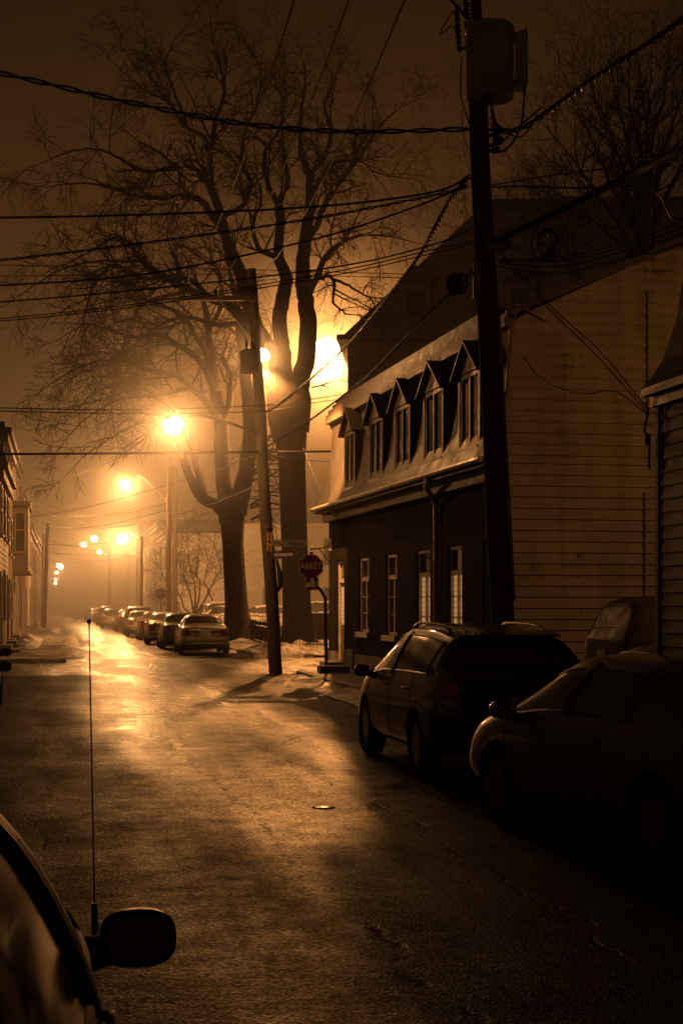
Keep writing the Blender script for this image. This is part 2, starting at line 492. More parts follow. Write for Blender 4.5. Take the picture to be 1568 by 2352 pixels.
def fog_box(name, label, x0, x1, y0, y1, z0, z1, lobes):
    fog = MB(); fog.box(x0, x1, y0, y1, z0, z1)
    fm = bpy.data.materials.new(name); fm.use_nodes = True
    ft = fm.node_tree; ft.nodes.clear()
    fo = ft.nodes.new('ShaderNodeOutputMaterial'); prev = None
    for dens, g_ in lobes:
        v = ft.nodes.new('ShaderNodeVolumeScatter')
        v.inputs['Color'].default_value = (0.98, 0.95, 0.90, 1); v.inputs['Density'].default_value = dens; v.inputs['Anisotropy'].default_value = g_
        if prev is None: prev = v.outputs[0]
        else:
            ad = ft.nodes.new('ShaderNodeAddShader'); ft.links.new(prev, ad.inputs[0]); ft.links.new(v.outputs[0], ad.inputs[1]); prev = ad.outputs[0]
    ft.links.new(prev, fo.inputs['Volume'])
    o = struct('fog', fog, fm, kind='stuff'); o['label'] = label
    return o
fog_box('thin night mist', 'thin amber mist over the near street', -160, 160, -60, FOG_Y, -0.6, 46, FOG_NEAR)
fog_box('thick night fog', 'thick amber fog bank beyond the crossing', -200, 200, FOG_Y + .02, 430, -0.61, 46.01, FOG_FAR)

# ------------------------------------------------------------------ ground
def sheet(name, x0, x1, y0, y1, z, m, nx=1, ny=1):
    mb = MB(); mb.grid(lambda u, v: (x0 + (x1 - x0) * u, y0 + (y1 - y0) * v, z), nx, ny)
    return struct(name, mb, m)

XS0, XS1 = 47.0, 54.2      # cross street
sheet('ground', -220, 220, -60, 460, -0.02, M['ground'])
sheet('street', -2.8, 5.75, -20, XS0, 0.0, M['asphalt'])
sheet('street_beyond_crossing', 0.15, 6.3, XS1, 420, 0.0, M['asphalt'])
sheet('cross_street', -90, 90, XS0, XS1, 0.004, M['asphalt_x'])

def pavement(name, x0, x1, y0, y1, h, m, amp=0.015, step=0.5):
    mb = MB()
    nx, ny = max(2, int((x1 - x0) / step)), max(2, int((y1 - y0) / step))
    def fn(u, v):
        x = x0 + (x1 - x0) * u; y = y0 + (y1 - y0) * v
        e = min(u, 1 - u) * (x1 - x0)
        return (x, y, h + amp * noise.noise(V((x * 1.3, y * 1.3, 3))) )
    mb.grid(fn, nx, ny)
    # skirt
    for a, b in (((x0, y0), (x1, y0)), ((x1, y0), (x1, y1)), ((x1, y1), (x0, y1)), ((x0, y1), (x0, y0))):
        mb.quad((a[0], a[1], -0.05), (b[0], b[1], -0.05), (b[0], b[1], h), (a[0], a[1], h))
    return struct(name, mb, m, True)

pavement('pavement', 6.0, 7.9, -20, 41.6, 0.10, M['pave_r'])
sheet('wet_corner_apron', -2.75, 7.15, 41.7, XS0 - .01, 0.005, M['wetapron'], 8, 8)
pavement('pavement_left', -4.8, -2.95, -20, 46.4, 0.12, M['pave'])
pavement('pavement_left_beyond_crossing', -2.2, 0.0, 50.8, 300, 0.12, M['pave'])
pavement('pavement_right_beyond_crossing', 6.45, 8.3, 54.6, 300, 0.12, M['pave'])
def kerb(name, x0, x1, y0, y1, h):
    mb = MB(); y = y0
    while y < y1 - 0.1:
        y2 = min(y + 1.8, y1)
        dz = R.uniform(-0.012, 0.012)
        mb.box(x0, x1, y + 0.006, y2 - 0.006, -0.05, h + dz); y = y2
    struct(name, mb, M['kerb'])
kerb('kerb_right', 5.76, 5.99, -20, 40.8, 0.115)
kerb('kerb_left', -2.94, -2.81, -20, 46.2, 0.135)
kerb('kerb_left_beyond_crossing', 0.0, 0.145, 50.8, 220, 0.135)
kerb('kerb_right_beyond_crossing', 6.305, 6.45, 54.7, 220, 0.135)

# lumpy snow: height field over a footprint
def heap(name, x0, x1, y0, y1, h, m, seed=0, base=0.0, ridge=None, n=0.16, kind='stuff'):
    mb = MB()
    nx, ny = max(4, int((x1 - x0) / n)), max(4, int((y1 - y0) / n))
    def fn(u, v):
        x = x0 + (x1 - x0) * u; y = y0 + (y1 - y0) * v
        e = (math.sin(PI * u) * math.sin(PI * v)) ** 0.6
        q = V((x * 1.1, y * 1.1, seed))
        f = 0.55 + 0.6 * noise.fractal(q, 0.8, 2.1, 5) + 0.25 * noise.noise(V((x * 0.4, y * 0.4, seed + 9)))
        z = base - 0.03 + h * e * max(0.0, f)
        return (x + 0.05 * noise.noise(q * 3), y + 0.05 * noise.noise(q * 3 + V((5, 5, 5))), z)
    mb.grid(fn, nx, ny)
    return struct(name, mb, m, 'all', kind)

snowlist = [
    ('snow_bank', 6.5, 9.3, 55.2, 61.5, 0.48, 3, 0.1), ('snow_bank', 9.0, 13.5, 55.0, 58.6, 0.26, 8, 0.08),
    ('snow_bank', 6.3, 8.2, 61.5, 80, 0.35, 15, 0.1), ('snow_bank', 11.5, 22, 55.5, 58.0, 0.3, 16, 0.1),
    ('snow_crust', 5.0, 7.6, 27.5, 33.5, 0.22, 21, 0.05), ('snow_crust', 4.7, 7.2, 34.0, 40.2, 0.16, 25, 0.03),
    ('snow_crust', 5.2, 7.6, 21.0, 27.0, 0.2, 27, 0.05), ('snow_crust', 4.9, 6.3, 17.5, 22.5, 0.16, 29, 0.03),
    ('snow_crust', 5.9, 7.6, 46.2, 48.2, 0.22, 31, 0.03), ('snow_crust', 5.2, 6.6, 43.6, 44.8, 0.12, 61, 0.0),
    ('snow_crust', -0.5, 0.75, 55.0, 69, 0.2, 33, 0.05), ('snow_crust', -2.0, -0.8, 62, 84, 0.45, 36, 0.1),
    ('snow_crust', -0.4, 0.8, 70, 95, 0.22, 38, 0.05), ('snow_crust', -2.2, 0.2, 54.0, 55.6, 0.2, 40, 0.05),
    ('snow_crust', 5.6, 6.6, 55.5, 90, 0.24, 43, 0.02), ('snow_crust', 2.9, 4.3, 60, 90, 0.05, 46, 0.02),
    ('snow_crust', -3.0, -1.8, 33, 46, 0.25, 48, 0.02), ('snow_crust', -1.8, 0.0, 88, 130, 0.4, 50, 0.05),
]
for nme, a, b, c, d, h, sd, bs in snowlist:
    heap(nme, a, b, c, d, h, M['snow'] if nme == 'snow_bank' else M['snow2'], sd, bs)
# park lawn with crusted snow behind the railing
mb = MB()
mb.grid(lambda u, v: (8.3 + 41.7 * u, 57.9 + 62.1 * v, 0.2 + 0.12 * noise.fractal(V((u * 26, v * 40, 2)), 0.8, 2, 4)), 110, 150)
struct('park_ground', mb, M['snow'], 'all')

def manhole(px, py, label, q=.25, h=0.006):
    p = gnd(px, py)
    t = thing('manhole_cover', label, 'manhole', p, 0, None)
    mb = MB(); mb.lathe([(q, 0.0), (q, h), (q * .9, h + 0.003), (0.0001, h + 0.003)], 28)
    mb.build('lid', M['wetsteel'], t, True)
    mb = MB(); mb.lathe([(q * 1.03, 0.0), (q * 1.03, h + 0.004), (q * 1.15, h + 0.004), (q * 1.18, 0.0)], 28, closed=True)
    mb.build('rim', M['kerb'], t, True)
M['wetsteel'] = mat('wet polished iron', (0.35, 0.34, 0.33), 0.2, 0.9)
manhole(743, 1855, 'small wet iron valve cover in the road near the black hatchback', .085)
manhole(286, 1531, 'shining manhole cover in the far lane at the crossing', .25)
# ------------------------------------------------------------------ cars
# station: (y, z_bottom, half width, shoulder z, belt z, belt half width, top half width, top z)
SEDAN = [
 (-2.24, .40, .66, .66, .84, .62, .56, .90), (-2.17, .30, .80, .68, .90, .74, .66, .97), (-1.95, .24, .86, .70, .94, .81, .70, 1.01),
 (-1.62, .20, .885, .72, .96, .835, .72, 1.03), (-1.45, .19, .89, .72, .965, .84, .71, 1.07),
 (-0.78, .19, .895, .72, .965, .845, .585, 1.385), (-0.60, .19, .895, .72, .965, .845, .58, 1.41), (0.10, .19, .895, .71, .96, .845, .585, 1.44),
 (0.42, .19, .895, .71, .955, .845, .585, 1.42), (0.58, .19, .895, .71, .95, .845, .59, 1.385),
 (1.22, .20, .885, .70, .93, .835, .70, 1.01), (1.40, .20, .88, .69, .90, .82, .70, .965),
 (1.85, .22, .86, .64, .83, .78, .66, .885), (2.12, .27, .79, .58, .72, .70, .58, .77), (2.24, .36, .64, .54, .62, .56, .48, .65)]
HATCH = [
 (-2.19, .42, .70, .74, .92, .66, .58, .98), (-2.13, .32, .84, .76, .98, .79, .70, 1.04), (-2.02, .27, .87, .78, 1.00, .82, .70, 1.08),
 (-1.72, .23, .885, .78, 1.01, .83, .62, 1.43), (-1.58, .21, .89, .78, 1.01, .835, .61, 1.47), (-0.92, .20, .89, .77, 1.005, .84, .61, 1.52),
 (-0.75, .20, .89, .77, 1.0, .84, .61, 1.53), (0.05, .20, .89, .75, .985, .84, .61, 1.54),
 (0.40, .20, .89, .74, .98, .84, .61, 1.52), (0.58, .20, .89, .74, .975, .84, .61, 1.48),
 (1.30, .21, .885, .73, .96, .83, .71, 1.06), (1.48, .21, .88, .72, .94, .82, .70, 1.015),
 (1.85, .23, .86, .68, .87, .78, .66, .925), (2.08, .28, .78, .60, .76, .70, .58, .81), (2.18, .36, .64, .55, .64, .56, .48, .68)]
VAN = [
 (-2.42, .40, .74, .80, 1.00, .72, .66, 1.06), (-2.37, .32, .88, .82, 1.05, .86, .78, 1.14), (-2.30, .28, .92, .82, 1.06, .88, .78, 1.20),
 (-2.16, .24, .95, .82, 1.06, .90, .72, 1.62), (-2.0, .22, .955, .82, 1.06, .905, .71, 1.70), (-0.9, .20, .96, .82, 1.06, .91, .71, 1.75),
 (-0.72, .20, .96, .82, 1.06, .91, .71, 1.755), (0.20, .20, .96, .80, 1.04, .91, .71, 1.75),
 (0.55, .20, .96, .80, 1.03, .91, .71, 1.72), (0.75, .20, .96, .79, 1.03, .91, .71, 1.66),
 (1.62, .21, .95, .78, 1.0, .90, .78, 1.10), (1.78, .21, .94, .76, .98, .88, .76, 1.05),
 (2.1, .24, .92, .70, .90, .84, .72, .95), (2.34, .29, .84, .62, .78, .74, .62, .82), (2.42, .38, .68, .56, .66, .6, .5, .7)]
# index roles: rear glass between RG[0],RG[1]; windscreen WS; side windows; doors
ROLES = {
 'sedan': dict(st=SEDAN, rg=(4, 5), ws=(9, 10), side=(4, 10), door=((6, 8), (8, 10)), bp=7, wy=(-1.33, 1.34), wr=.315, roof=(5, 9)),
 'hatch': dict(st=HATCH, rg=(2, 3), ws=(9, 10), side=(4, 10), door=((5, 7), (7, 10)), bp=7, wy=(-1.27, 1.33), wr=.325, roof=(3, 9)),
 'van': dict(st=VAN, rg=(2, 3), ws=(9, 10), side=(4, 10), door=((6, 8), (8, 10)), bp=7, wy=(-1.45, 1.47), wr=.335, roof=(3, 9)),
}

def ring(s):
    y, zb, w, zs, zbelt, wb, wt, zt = s
    half = [(0, zb), (w * .78, zb), (w * .97, zb + .09), (w, zb + (zs - zb) * .55), (w * .985, zs), (wb, zbelt), (wt, zt - (.05 if zt - zbelt > .2 else .02)), (wt * .55, zt - .006), (0, zt)]
    pts = [V((x, y, z)) for x, z in half]
    pts += [V((-x, y, z)) for x, z in reversed(half[1:-1])]
    return pts

def side_of(j): return 1 if j < 8 else -1
def lev(j): return j if j < 8 else 15 - j      # level interval of ring face j

def make_car(name, kind, label, paint, L=None, W=None, H=None, detail=2, group=None, rough=.28, lamp='block', tint=None):
    ro = ROLES[kind]; st = ro['st']
    L0 = st[-1][0] - st[0][0]; W0 = 2 * max(s[2] for s in st); H0 = max(s[7] for s in st)
    sx = (W or W0) / W0; sy = (L or L0) / L0; sz = (H or H0) / H0
    mb = bmesh.new(); rings = []
    for s in st:
        rings.append([mb.verts.new((p.x * sx, p.y * sy, p.z * sz)) for p in ring(s)])
    for i in range(len(st) - 1):
        for j in range(16):
            f = mb.faces.new((rings[i][j], rings[i][(j + 1) % 16], rings[i + 1][(j + 1) % 16], rings[i + 1][j]))
            f.smooth = True; k = lev(j); mi = 0
            if ro['rg'][0] <= i < ro['rg'][1] and k in (6, 7): mi = 2
            elif ro['ws'][0] <= i < ro['ws'][1] and k in (6, 7): mi = 1
            elif ro['side'][0] <= i < ro['side'][1] and k == 5: mi = 3 if not (kind == 'sedan' and i == 4) else 0
            elif k in (2, 3, 4):
                if ro['door'][0][0] <= i < ro['door'][0][1]: mi = 4
                elif ro['door'][1][0] <= i < ro['door'][1][1]: mi = 5
            f.material_index = mi
    for r, rev in ((rings[0], True), (rings[-1], False)):
        m = lambda a: r[16 - a] if a not in (0, 8) else r[a]
        for a in range(8):
            q = []
            for vv in (r[a], r[a + 1], m(a + 1), m(a)):
                if vv not in q: q.append(vv)
            f = mb.faces.new(q if not rev else q[::-1]); f.smooth = True
    bmesh.ops.recalc_face_normals(mb, faces=mb.faces)
    me = bpy.data.meshes.new('body'); mb.to_mesh(me); mb.free()
    tmpm = [M['trimblack']] * 7
    for q in range(7): me.materials.append(bpy.data.materials.get('slot%d' % q) or bpy.data.materials.new('slot%d' % q))
    ob = bpy.data.objects.new('body', me); col.objects.link(ob)
    ss = ob.modifiers.new('s', 'SUBSURF'); ss.levels = detail; ss.render_levels = detail
    cut = MB()
    wr = ro['wr'] * sz
    for y in ro['wy']:
        for sgn in (-1, 1):
            mx = Matrix.Translation((sgn * (W or W0) / 2, y * sy, wr)) @ Matrix.Rotation(PI / 2, 4, 'Y')
            cut.lathe([(wr + .055, -.36), (wr + .055, .36)], 28, mx)
    co = cut.build('cutter', bpy.data.materials['slot6'])
    bo = ob.modifiers.new('b', 'BOOLEAN'); bo.operation = 'DIFFERENCE'; bo.object = co; bo.solver = 'EXACT'
    try: bo.material_mode = 'TRANSFER'
    except Exception: pass
    dg = bpy.context.evaluated_depsgraph_get()
    full = bpy.data.meshes.new_from_object(ob.evaluated_get(dg))
    slotnames = [m.name if m else 'slot0' for m in full.materials]
    bpy.data.objects.remove(ob); bpy.data.objects.remove(co)
    root = thing(name, label, 'car', (0, 0, 0), 0, group)
    vs = [v.co.copy() for v in full.vertices]
    polys = [(tuple(p.vertices), slotnames[p.material_index] if p.material_index < len(slotnames) else 'slot0') for p in full.polygons]
    bvh = BVHTree.FromPolygons(vs, [p[0] for p in polys])
    nrm = [v.normal.copy() for v in full.vertices]
    def sub(sel, nm, m):
        fs = [p[0] for p in polys if sel(p)]
        if not fs: return None
        ids = sorted({i for f in fs for i in f}); mp = {i: k for k, i in enumerate(ids)}
        m2 = bpy.data.meshes.new(nm)
        m2.from_pydata([tuple(vs[i]) for i in ids], [], [tuple(mp[i] for i in f) for f in fs]); m2.update()
        m2.polygons.foreach_set('use_smooth', [True] * len(m2.polygons)); m2.set_sharp_from_angle(angle=math.radians(38))
        m2.materials.append(m)
        o = bpy.data.objects.new(nm, m2); col.objects.link(o); o.parent = root
        return o
    cen = lambda p: sum((vs[i] for i in p[0]), V()) / len(p[0])
    slot = lambda p, k: p[1] == 'slot%d' % k
    body = sub(lambda p: p[1] in ('slot0',) or not p[1].startswith('slot') , 'body', paint)
    for sgn in (-1, 1):
        for fb in (-1, 1): sub(lambda p: slot(p, 6) and cen(p).x * sgn > 0 and cen(p).y * fb > 0, 'wheel_arch_liner', M['trimblack'])
    sub(lambda p: slot(p, 1), 'windscreen', M['carglass']); sub(lambda p: slot(p, 2), 'rear_window', M['carglass'])
    by = st[ro['bp']][0] * sy
    for sgn in (-1, 1):
        for a in (0, 1):
            nm = 'side_window'
            sub(lambda p: slot(p, 3) and cen(p).x * sgn > 0 and (cen(p).y > by) == bool(a), nm, M['carglass'])
            d = sub(lambda p: slot(p, 4 + a) and cen(p).x * sgn > 0, 'door', paint)
            if d:
                yy = (st[ro['door'][a][0]][0] + .16) * sy; zz = (st[6][3] + .10) * sz
                h = bvh.ray_cast(V((sgn * 2, yy, zz)), V((-sgn, 0, 0)))
                if h[0]:
                    hb = MB(); p = h[0]; hb.tube([p + V((-sgn * .01, -.09, 0)), p + V((sgn * .022, -.07, .004)), p + V((sgn * .024, .07, .004)), p + V((-sgn * .01, .09, 0))], .013, 6)
                    hb.build('handle', paint if detail > 1 else M['trimblack'], d, True)
    # rubber seal where glass meets body
    from collections import defaultdict
    eg = defaultdict(set)
    for p, sl in polys:
        g = 1 if sl in ('slot1', 'slot2', 'slot3') else (2 if sl in ('slot4',) else (3 if sl == 'slot5' else 0))
        for k in range(len(p)):
            a, b = p[k], p[(k + 1) % len(p)]
            eg[(min(a, b), max(a, b))].add(g)
    for sgn in (-1, 1):
        tb = MB(); db = MB()
        for (a, b), s in eg.items():
            if (vs[a].x + vs[b].x) * sgn < 0: continue
            if 1 in s and len(s) > 1: tb.tube([vs[a] - nrm[a] * .002, vs[b] - nrm[b] * .002], .014, 4, False)
            elif len(s) > 1 and max(s) >= 2: db.tube([vs[a] - nrm[a] * .0015, vs[b] - nrm[b] * .0015], .005, 4, False)
        pts = []
        for zz in [st[7][4] + k * .05 for k in range(0, 14)]:
            h = bvh.ray_cast(V((sgn * 2, by, zz * sz)), V((-sgn, 0, 0)))
            if h[0] and zz < st[7][7] - .06: pts.append(h[0])
        if len(pts) > 2:
            for dy in (-.035, 0, .035): tb.tube([q + V((0, dy * sy, 0)) for q in pts], .022, 6, False)
        if tb.f: tb.build('window_seal', M['trimblack'], root)
        if db.f and detail > 1: db.build('door_gap', M['trimblack'], root)
    # helper: patch on the skin
    def patch(nm, corners, axis, m, off=.006, nu=8, nv=6, parent=None, ell=False):
        pb = MB(); d = V({'r': (0, 1, 0), 'f': (0, -1, 0), '+': (-1, 0, 0), '-': (1, 0, 0)}[axis])
        def fn(u, v):
            if ell:
                a = (u - .5) * 2; b2 = (v - .5) * 2
                u2 = a * math.sqrt(1 - b2 * b2 / 2) / 2 + .5; v2 = b2 * math.sqrt(1 - a * a / 2) / 2 + .5
            else: u2, v2 = u, v
            A = V(corners[0]).lerp(V(corners[1]), u2); B = V(corners[3]).lerp(V(corners[2]), u2); c = A.lerp(B, v2)
            if axis in 'rf': o = V((c.x, -3 if axis == 'r' else 3, c.y))
            else: o = V((3 if axis == '+' else -3, c.x, c.y))
            h = bvh.ray_cast(o, d)
            if h[0]: fn.last = h[0] - d * off; return fn.last
            base = fn.last.copy() if fn.last else V((0, 0, 0))
            if axis in 'rf': return V((c.x, base.y, c.y))
            return V((base.x, c.x, c.y))
        fn.last = V((0, st[0][0] * sy if axis == 'r' else st[-1][0] * sy, 0)) if axis in 'rf' else V(((W or W0) / 2 * (1 if axis == '+' else -1), 0, 0))
        pb.grid(fn, nu, nv)
        return pb.build(nm, m, parent or root, 'all')
    zsR = st[1][3] * sz; zbR = st[1][4] * sz; wR = st[1][2] * sx
    if lamp == 'block':
        for sgn in (-1, 1): patch('tail_light', ((sgn * (wR * .98 - .02), zsR - .03), (sgn * wR * .60, zsR - .03), (sgn * wR * .62, zbR - .03), (sgn * (wR * .9), zbR - .03)), 'r', M['red_lens'])
    elif lamp == 'wide':
        for sgn in (-1, 1):
            tl = patch('tail_light', ((sgn * wR * .985, zsR - .01), (sgn * wR * .29, zsR - .02), (sgn * wR * .25, zbR - .045), (sgn * wR * .97, zbR - .02)), 'r', M['red_lens'], .008, 14)
            patch('reversing_lens', ((sgn * wR * .62, zsR + .02), (sgn * wR * .32, zsR + .02), (sgn * wR * .30, zsR + .07), (sgn * wR * .62, zsR + .07)), 'r', M['clear_lens'], .012, 4, 3, tl)
    elif lamp == 'tall':
        for sgn in (-1, 1):
            patch('tail_light', ((sgn * (wR - .02), zsR - .04), (sgn * wR * .72, zsR - .04), (sgn * wR * .80, zbR + .42 * sz), (sgn * wR * .86, zbR + .42 * sz)), 'r', M['red_lens'])
    wF = st[-2][2] * sx; zF = st[-2][3] * sz
    for sgn in (-1, 1): patch('headlight', ((sgn * wF * .98, zF + .02), (sgn * wF * .45, zF + .02), (sgn * wF * .5, zF + .14), (sgn * wF * .9, zF + .15)), 'f', M['clear_lens'])
    patch('grille', ((-wF * .38, zF + .02), (wF * .38, zF + .02), (wF * .38, zF + .12), (-wF * .38, zF + .12)), 'f', M['trimblack'])
    pz = (zsR + zbR) / 2 + (0 if lamp == 'wide' else -.10)
    pl = patch('number_plate', ((-.16, pz - .075), (.16, pz - .075), (.16, pz + .075), (-.16, pz + .075)), 'r', M['plate'], .012, 6, 3)
    patch('bumper_strip', ((-wR * .97, zsR - .22), (wR * .97, zsR - .22), (wR * .97, zsR - .17), (-wR * .97, zsR - .17)), 'r', M['trimblack'], .006, 20, 2)
    # wheels
    for y in ro['wy']:
        for sgn in (-1, 1):
            mx = Matrix.Translation((sgn * ((W or W0) / 2 - .115), y * sy, wr)) @ Matrix.Rotation(sgn * PI / 2, 4, 'Y')
            wb = MB()
            wb.lathe([(wr * .62, -.09), (wr * .9, -.105), (wr * .985, -.08), (wr, -.05), (wr, .05), (wr * .985, .08), (wr * .9, .105), (wr * .66, .095), (wr * .62, .07)], 32, mx, True)
            wo = wb.build('wheel', M['rubber'], root, True)
            rb = MB(); rb.lathe([(wr * .66, .088), (wr * .60, .085), (wr * .56, .03), (.001, .02)], 28, mx)
            for k in range(5):
                a = 2 * PI * k / 5
                rr = mx @ Matrix.Rotation(a, 4, 'Z')
                rb.prism([rr @ V((wr * .10, -.028, .055)), rr @ V((wr * .62, -.042, .05)), rr @ V((wr * .62, .042, .05)), rr @ V((wr * .10, .028, .055))], (rr.to_3x3() @ V((0, 0, .03))))
            rb.lathe([(wr * .2, .05), (wr * .18, .088), (.001, .092)], 14, mx)
            rb.build('rim', M['rim'], wo, True)
    # door mirrors
    my = (st[10][0] - .22) * sy; mz = (st[10][4] - .005) * sz - (.035 if kind == 'coupe' else 0)
    for sgn in (-1, 1):
        xb = st[9][5] * sx
        cb = MB(); MX = .10 if kind == 'coupe' else .115
        prof = []
        n = 12
        def fn(u, v):
            a = 2 * PI * u; r = (1 - (v * .98) ** 2.4) ** .5 if v < 1 else 0.0
            s2 = lambda t: math.copysign(abs(t) ** .75, t)
            return V((sgn * (xb + MX) + s2(math.cos(a)) * .092 * (.75 + .25 * r) * max(r, .02), my - .02 + .11 * v, mz + .03 + s2(math.sin(a)) * .07 * max(r, .02)))
        cb.grid(fn, 20, 8)
        cb.tube([V((sgn * (xb - .06), my + .06, mz - .03)), V((sgn * (xb + .05), my + .03, mz))], [.05, .035], 8)
        mo = cb.build('door_mirror', M['trimblack'] if rough > .3 else paint, root, 'all')
        gb = MB(); gb.quad(*[V((sgn * (xb + MX) + math.copysign(abs(math.cos(2 * PI * k / 20)) ** .75, math.cos(2 * PI * k / 20)) * .076, my - .017, mz + .03 + math.copysign(abs(math.sin(2 * PI * k / 20)) ** .75, math.sin(2 * PI * k / 20)) * .055)) for k in range(20)])
        gb.build('mirror_glass', M['mirror'], mo)
    return dict(root=root, bvh=bvh, patch=patch, st=st, sx=sx, sy=sy, sz=sz, plate=pl, pz=pz, body=body, ro=ro, wR=wR, zsR=zsR, zbR=zbR)

def place(root, x, y, rz=0, z=0.0):
    root.location = (x, y, z); root.rotation_euler = (0, 0, rz)

def repaint(root, m):
    for ch in root.children:
        if ch.name.split('.')[0] in ('body', 'door', 'door_mirror'):
            for s in ch.material_slots: s.link = 'OBJECT'; s.material = m

def paint(name, c, rough=.28): return mat(name, c, rough, .0, .6, .12, 1.2, coat=.5, rvary=.06)
P_black = paint('black car paint', (.010, .010, .011), .34)
P_grey = paint('dark grey car paint', (.10, .092, .08), .32)
P_silver = mat('silver car paint', (.42, .40, .37), .32, .45, .5, .1, 1.0, coat=.5)
P_white = paint('white car paint', (.6, .58, .54))
P_red = paint('dark red car paint', (.12, .015, .012))
P_beige = mat('beige car paint', (.32, .28, .22), .32, .4, .5, .1, 1.0, coat=.5)
P_blue = paint('deep blue car paint', (.02, .028, .05))
P_fore = mat('pale gold car paint', (.30, .26, .20), .3, .3, .5, .1, 1.0, coat=.5)

# ---- black hatchback parked ahead on the right
c = make_car('hatchback_car', 'hatch', 'black hatchback with roof rails and tall round-lens tail lights, parked by the right kerb', P_black, 4.37, 1.78, 1.56, 3, lamp=None)
root = c['root']; pt = c['patch']
for sgn in (-1, 1):
    t = pt('tail_light', ((sgn * .855, .70), (sgn * .60, .66), (sgn * .70, 1.12), (sgn * .80, 1.13)), 'r', M['clear_lens_dark'] if 'clear_lens_dark' in M else mat('smoked lamp cover', (.25, .2, .11), .2, coat=.6), .008, 12, 12)
    r1 = pt('stop_lens', ((sgn * .81, .86), (sgn * .64, .86), (sgn * .64, .99), (sgn * .81, .99)), 'r', M['red_lens_b'], .02, 12, 12, t, True)
    r2 = pt('reversing_lens', ((sgn * .79, .73), (sgn * .65, .73), (sgn * .65, .845), (sgn * .79, .845)), 'r', M['clear_lens'], .02, 12, 12, t, True)
    # bright bezels
    for (xa, xb2, za, zb2) in ((.64, .81, .86, .99), (.65, .79, .73, .845)):
        bb = MB(); ring_pts = []
        for k in range(25):
            a = 2 * PI * k / 24
            x = sgn * ((xa + xb2) / 2 + (xb2 - xa) / 2 * math.cos(a)); z = (za + zb2) / 2 + (zb2 - za) / 2 * math.sin(a)
            h = c['bvh'].ray_cast(V((x, -3, z)), V((0, 1, 0)))
            if h[0]: ring_pts.append(h[0] + V((0, -.02, 0)))
        bb.tube(ring_pts, .005, 5); bb.build('bezel', M['chrome'], t, True)
# roof rails
for sgn in (-1, 1):
    rb = MB(); pts = []
    for k in range(13):
        y = -1.45 + 1.9 * k / 12
        h = c['bvh'].ray_cast(V((sgn * .50, y, 3)), V((0, 0, -1)))
        e = min(1, min(k, 12 - k) / 1.5)
        pts.append(h[0] + V((0, 0, -.02 + .07 * e)))
    rb.tube(pts, .016, 8)
    for k in (1, 11): rb.tube([pts[k] + V((0, 0, -.08)), pts[k]], .022, 8)
    rb.build('roof_rail', M['steel'], root, True)
# spoiler, wiper, badge, name
sb = MB()
sb.prism([V((-.50, -1.58, 1.44)), V((-.50, -1.80, 1.435)), V((-.50, -1.81, 1.455)), V((-.50, -1.55, 1.485))], (1.0, 0, 0))
sb.build('spoiler', P_black, root, True)
wbm = MB(); wp = []
for k in range(9):
    h = c['bvh'].ray_cast(V((-.05 + .45 * k / 8, -3, 1.08 + .03 * math.sin(k / 8 * PI))), V((0, 1, 0)))
    if h[0]: wp.append(h[0] + V((0, -.02, 0)))
wbm.tube(wp, .009, 5); wbm.build('rear_wiper', M['trimblack'], root)
def on_rear(x, z, off=.008):
    h = c['bvh'].ray_cast(V((x, -3, z)), V((0, 1, 0))); return h[0] + V((0, -off, 0))
bz = .885; bx = -.30
bad = MB()
bad.tube([on_rear(bx + .058 * math.cos(a), bz + .030 * math.sin(a)) for a in [2 * PI * k / 28 for k in range(29)]], .0045, 5)
for k in range(9):                                            # small wreath of leaves under the oval
    a = PI + PI * (k + .5) / 9
    q = on_rear(bx + .066 * math.cos(a), bz + .037 * math.sin(a))
    bad.tube([q + V((-.006, 0, .004)), q + V((.006, 0, -.004))], [.003, .005], 5)
bad.build('badge', M['chrome'], root, True)
tm = text_mesh('LAURIER', .022, .001); tb = MB(); q = on_rear(bx, bz, .010)
tb.add_mesh(tm, Matrix.Translation(q) @ Matrix.Rotation(PI / 2, 4, 'X')); tb.build('badge_lettering', M['chrome'], root)
tm = text_mesh('PONTIAC', .052, .003); tb = MB(); q = on_rear(bx + .02, .815, .011)
tb.add_mesh(tm, Matrix.Translation(q) @ Matrix.Rotation(PI / 2, 4, 'X') @ Matrix.Scale(1.12, 4, (1, 0, 0))); tb.build('lettering', M['chrome'], root)
ant = MB(); ant.tube([V((0, -1.3, 1.52)), V((.02, -1.48, 1.80))], .005, 5); ant.build('aerial', M['trimblack'], root)
place(root, 4.40, 17.8, math.radians(1.0))

# ---- grey-brown saloon nearest on the right
c = make_car('saloon_car', 'sedan', 'dark grey saloon with five-spoke wheels, nearest car on the right', P_grey, 4.45, 1.70, 1.40, 3)
cm = MB(); cm.tube([V((.835, -1.4, .55)), V((.852, -.5, .545)), V((.852, .6, .54)), V((.84, 1.0, .54))], .012, 6)
place(c['root'], 4.44, 11.75, math.radians(8.0))

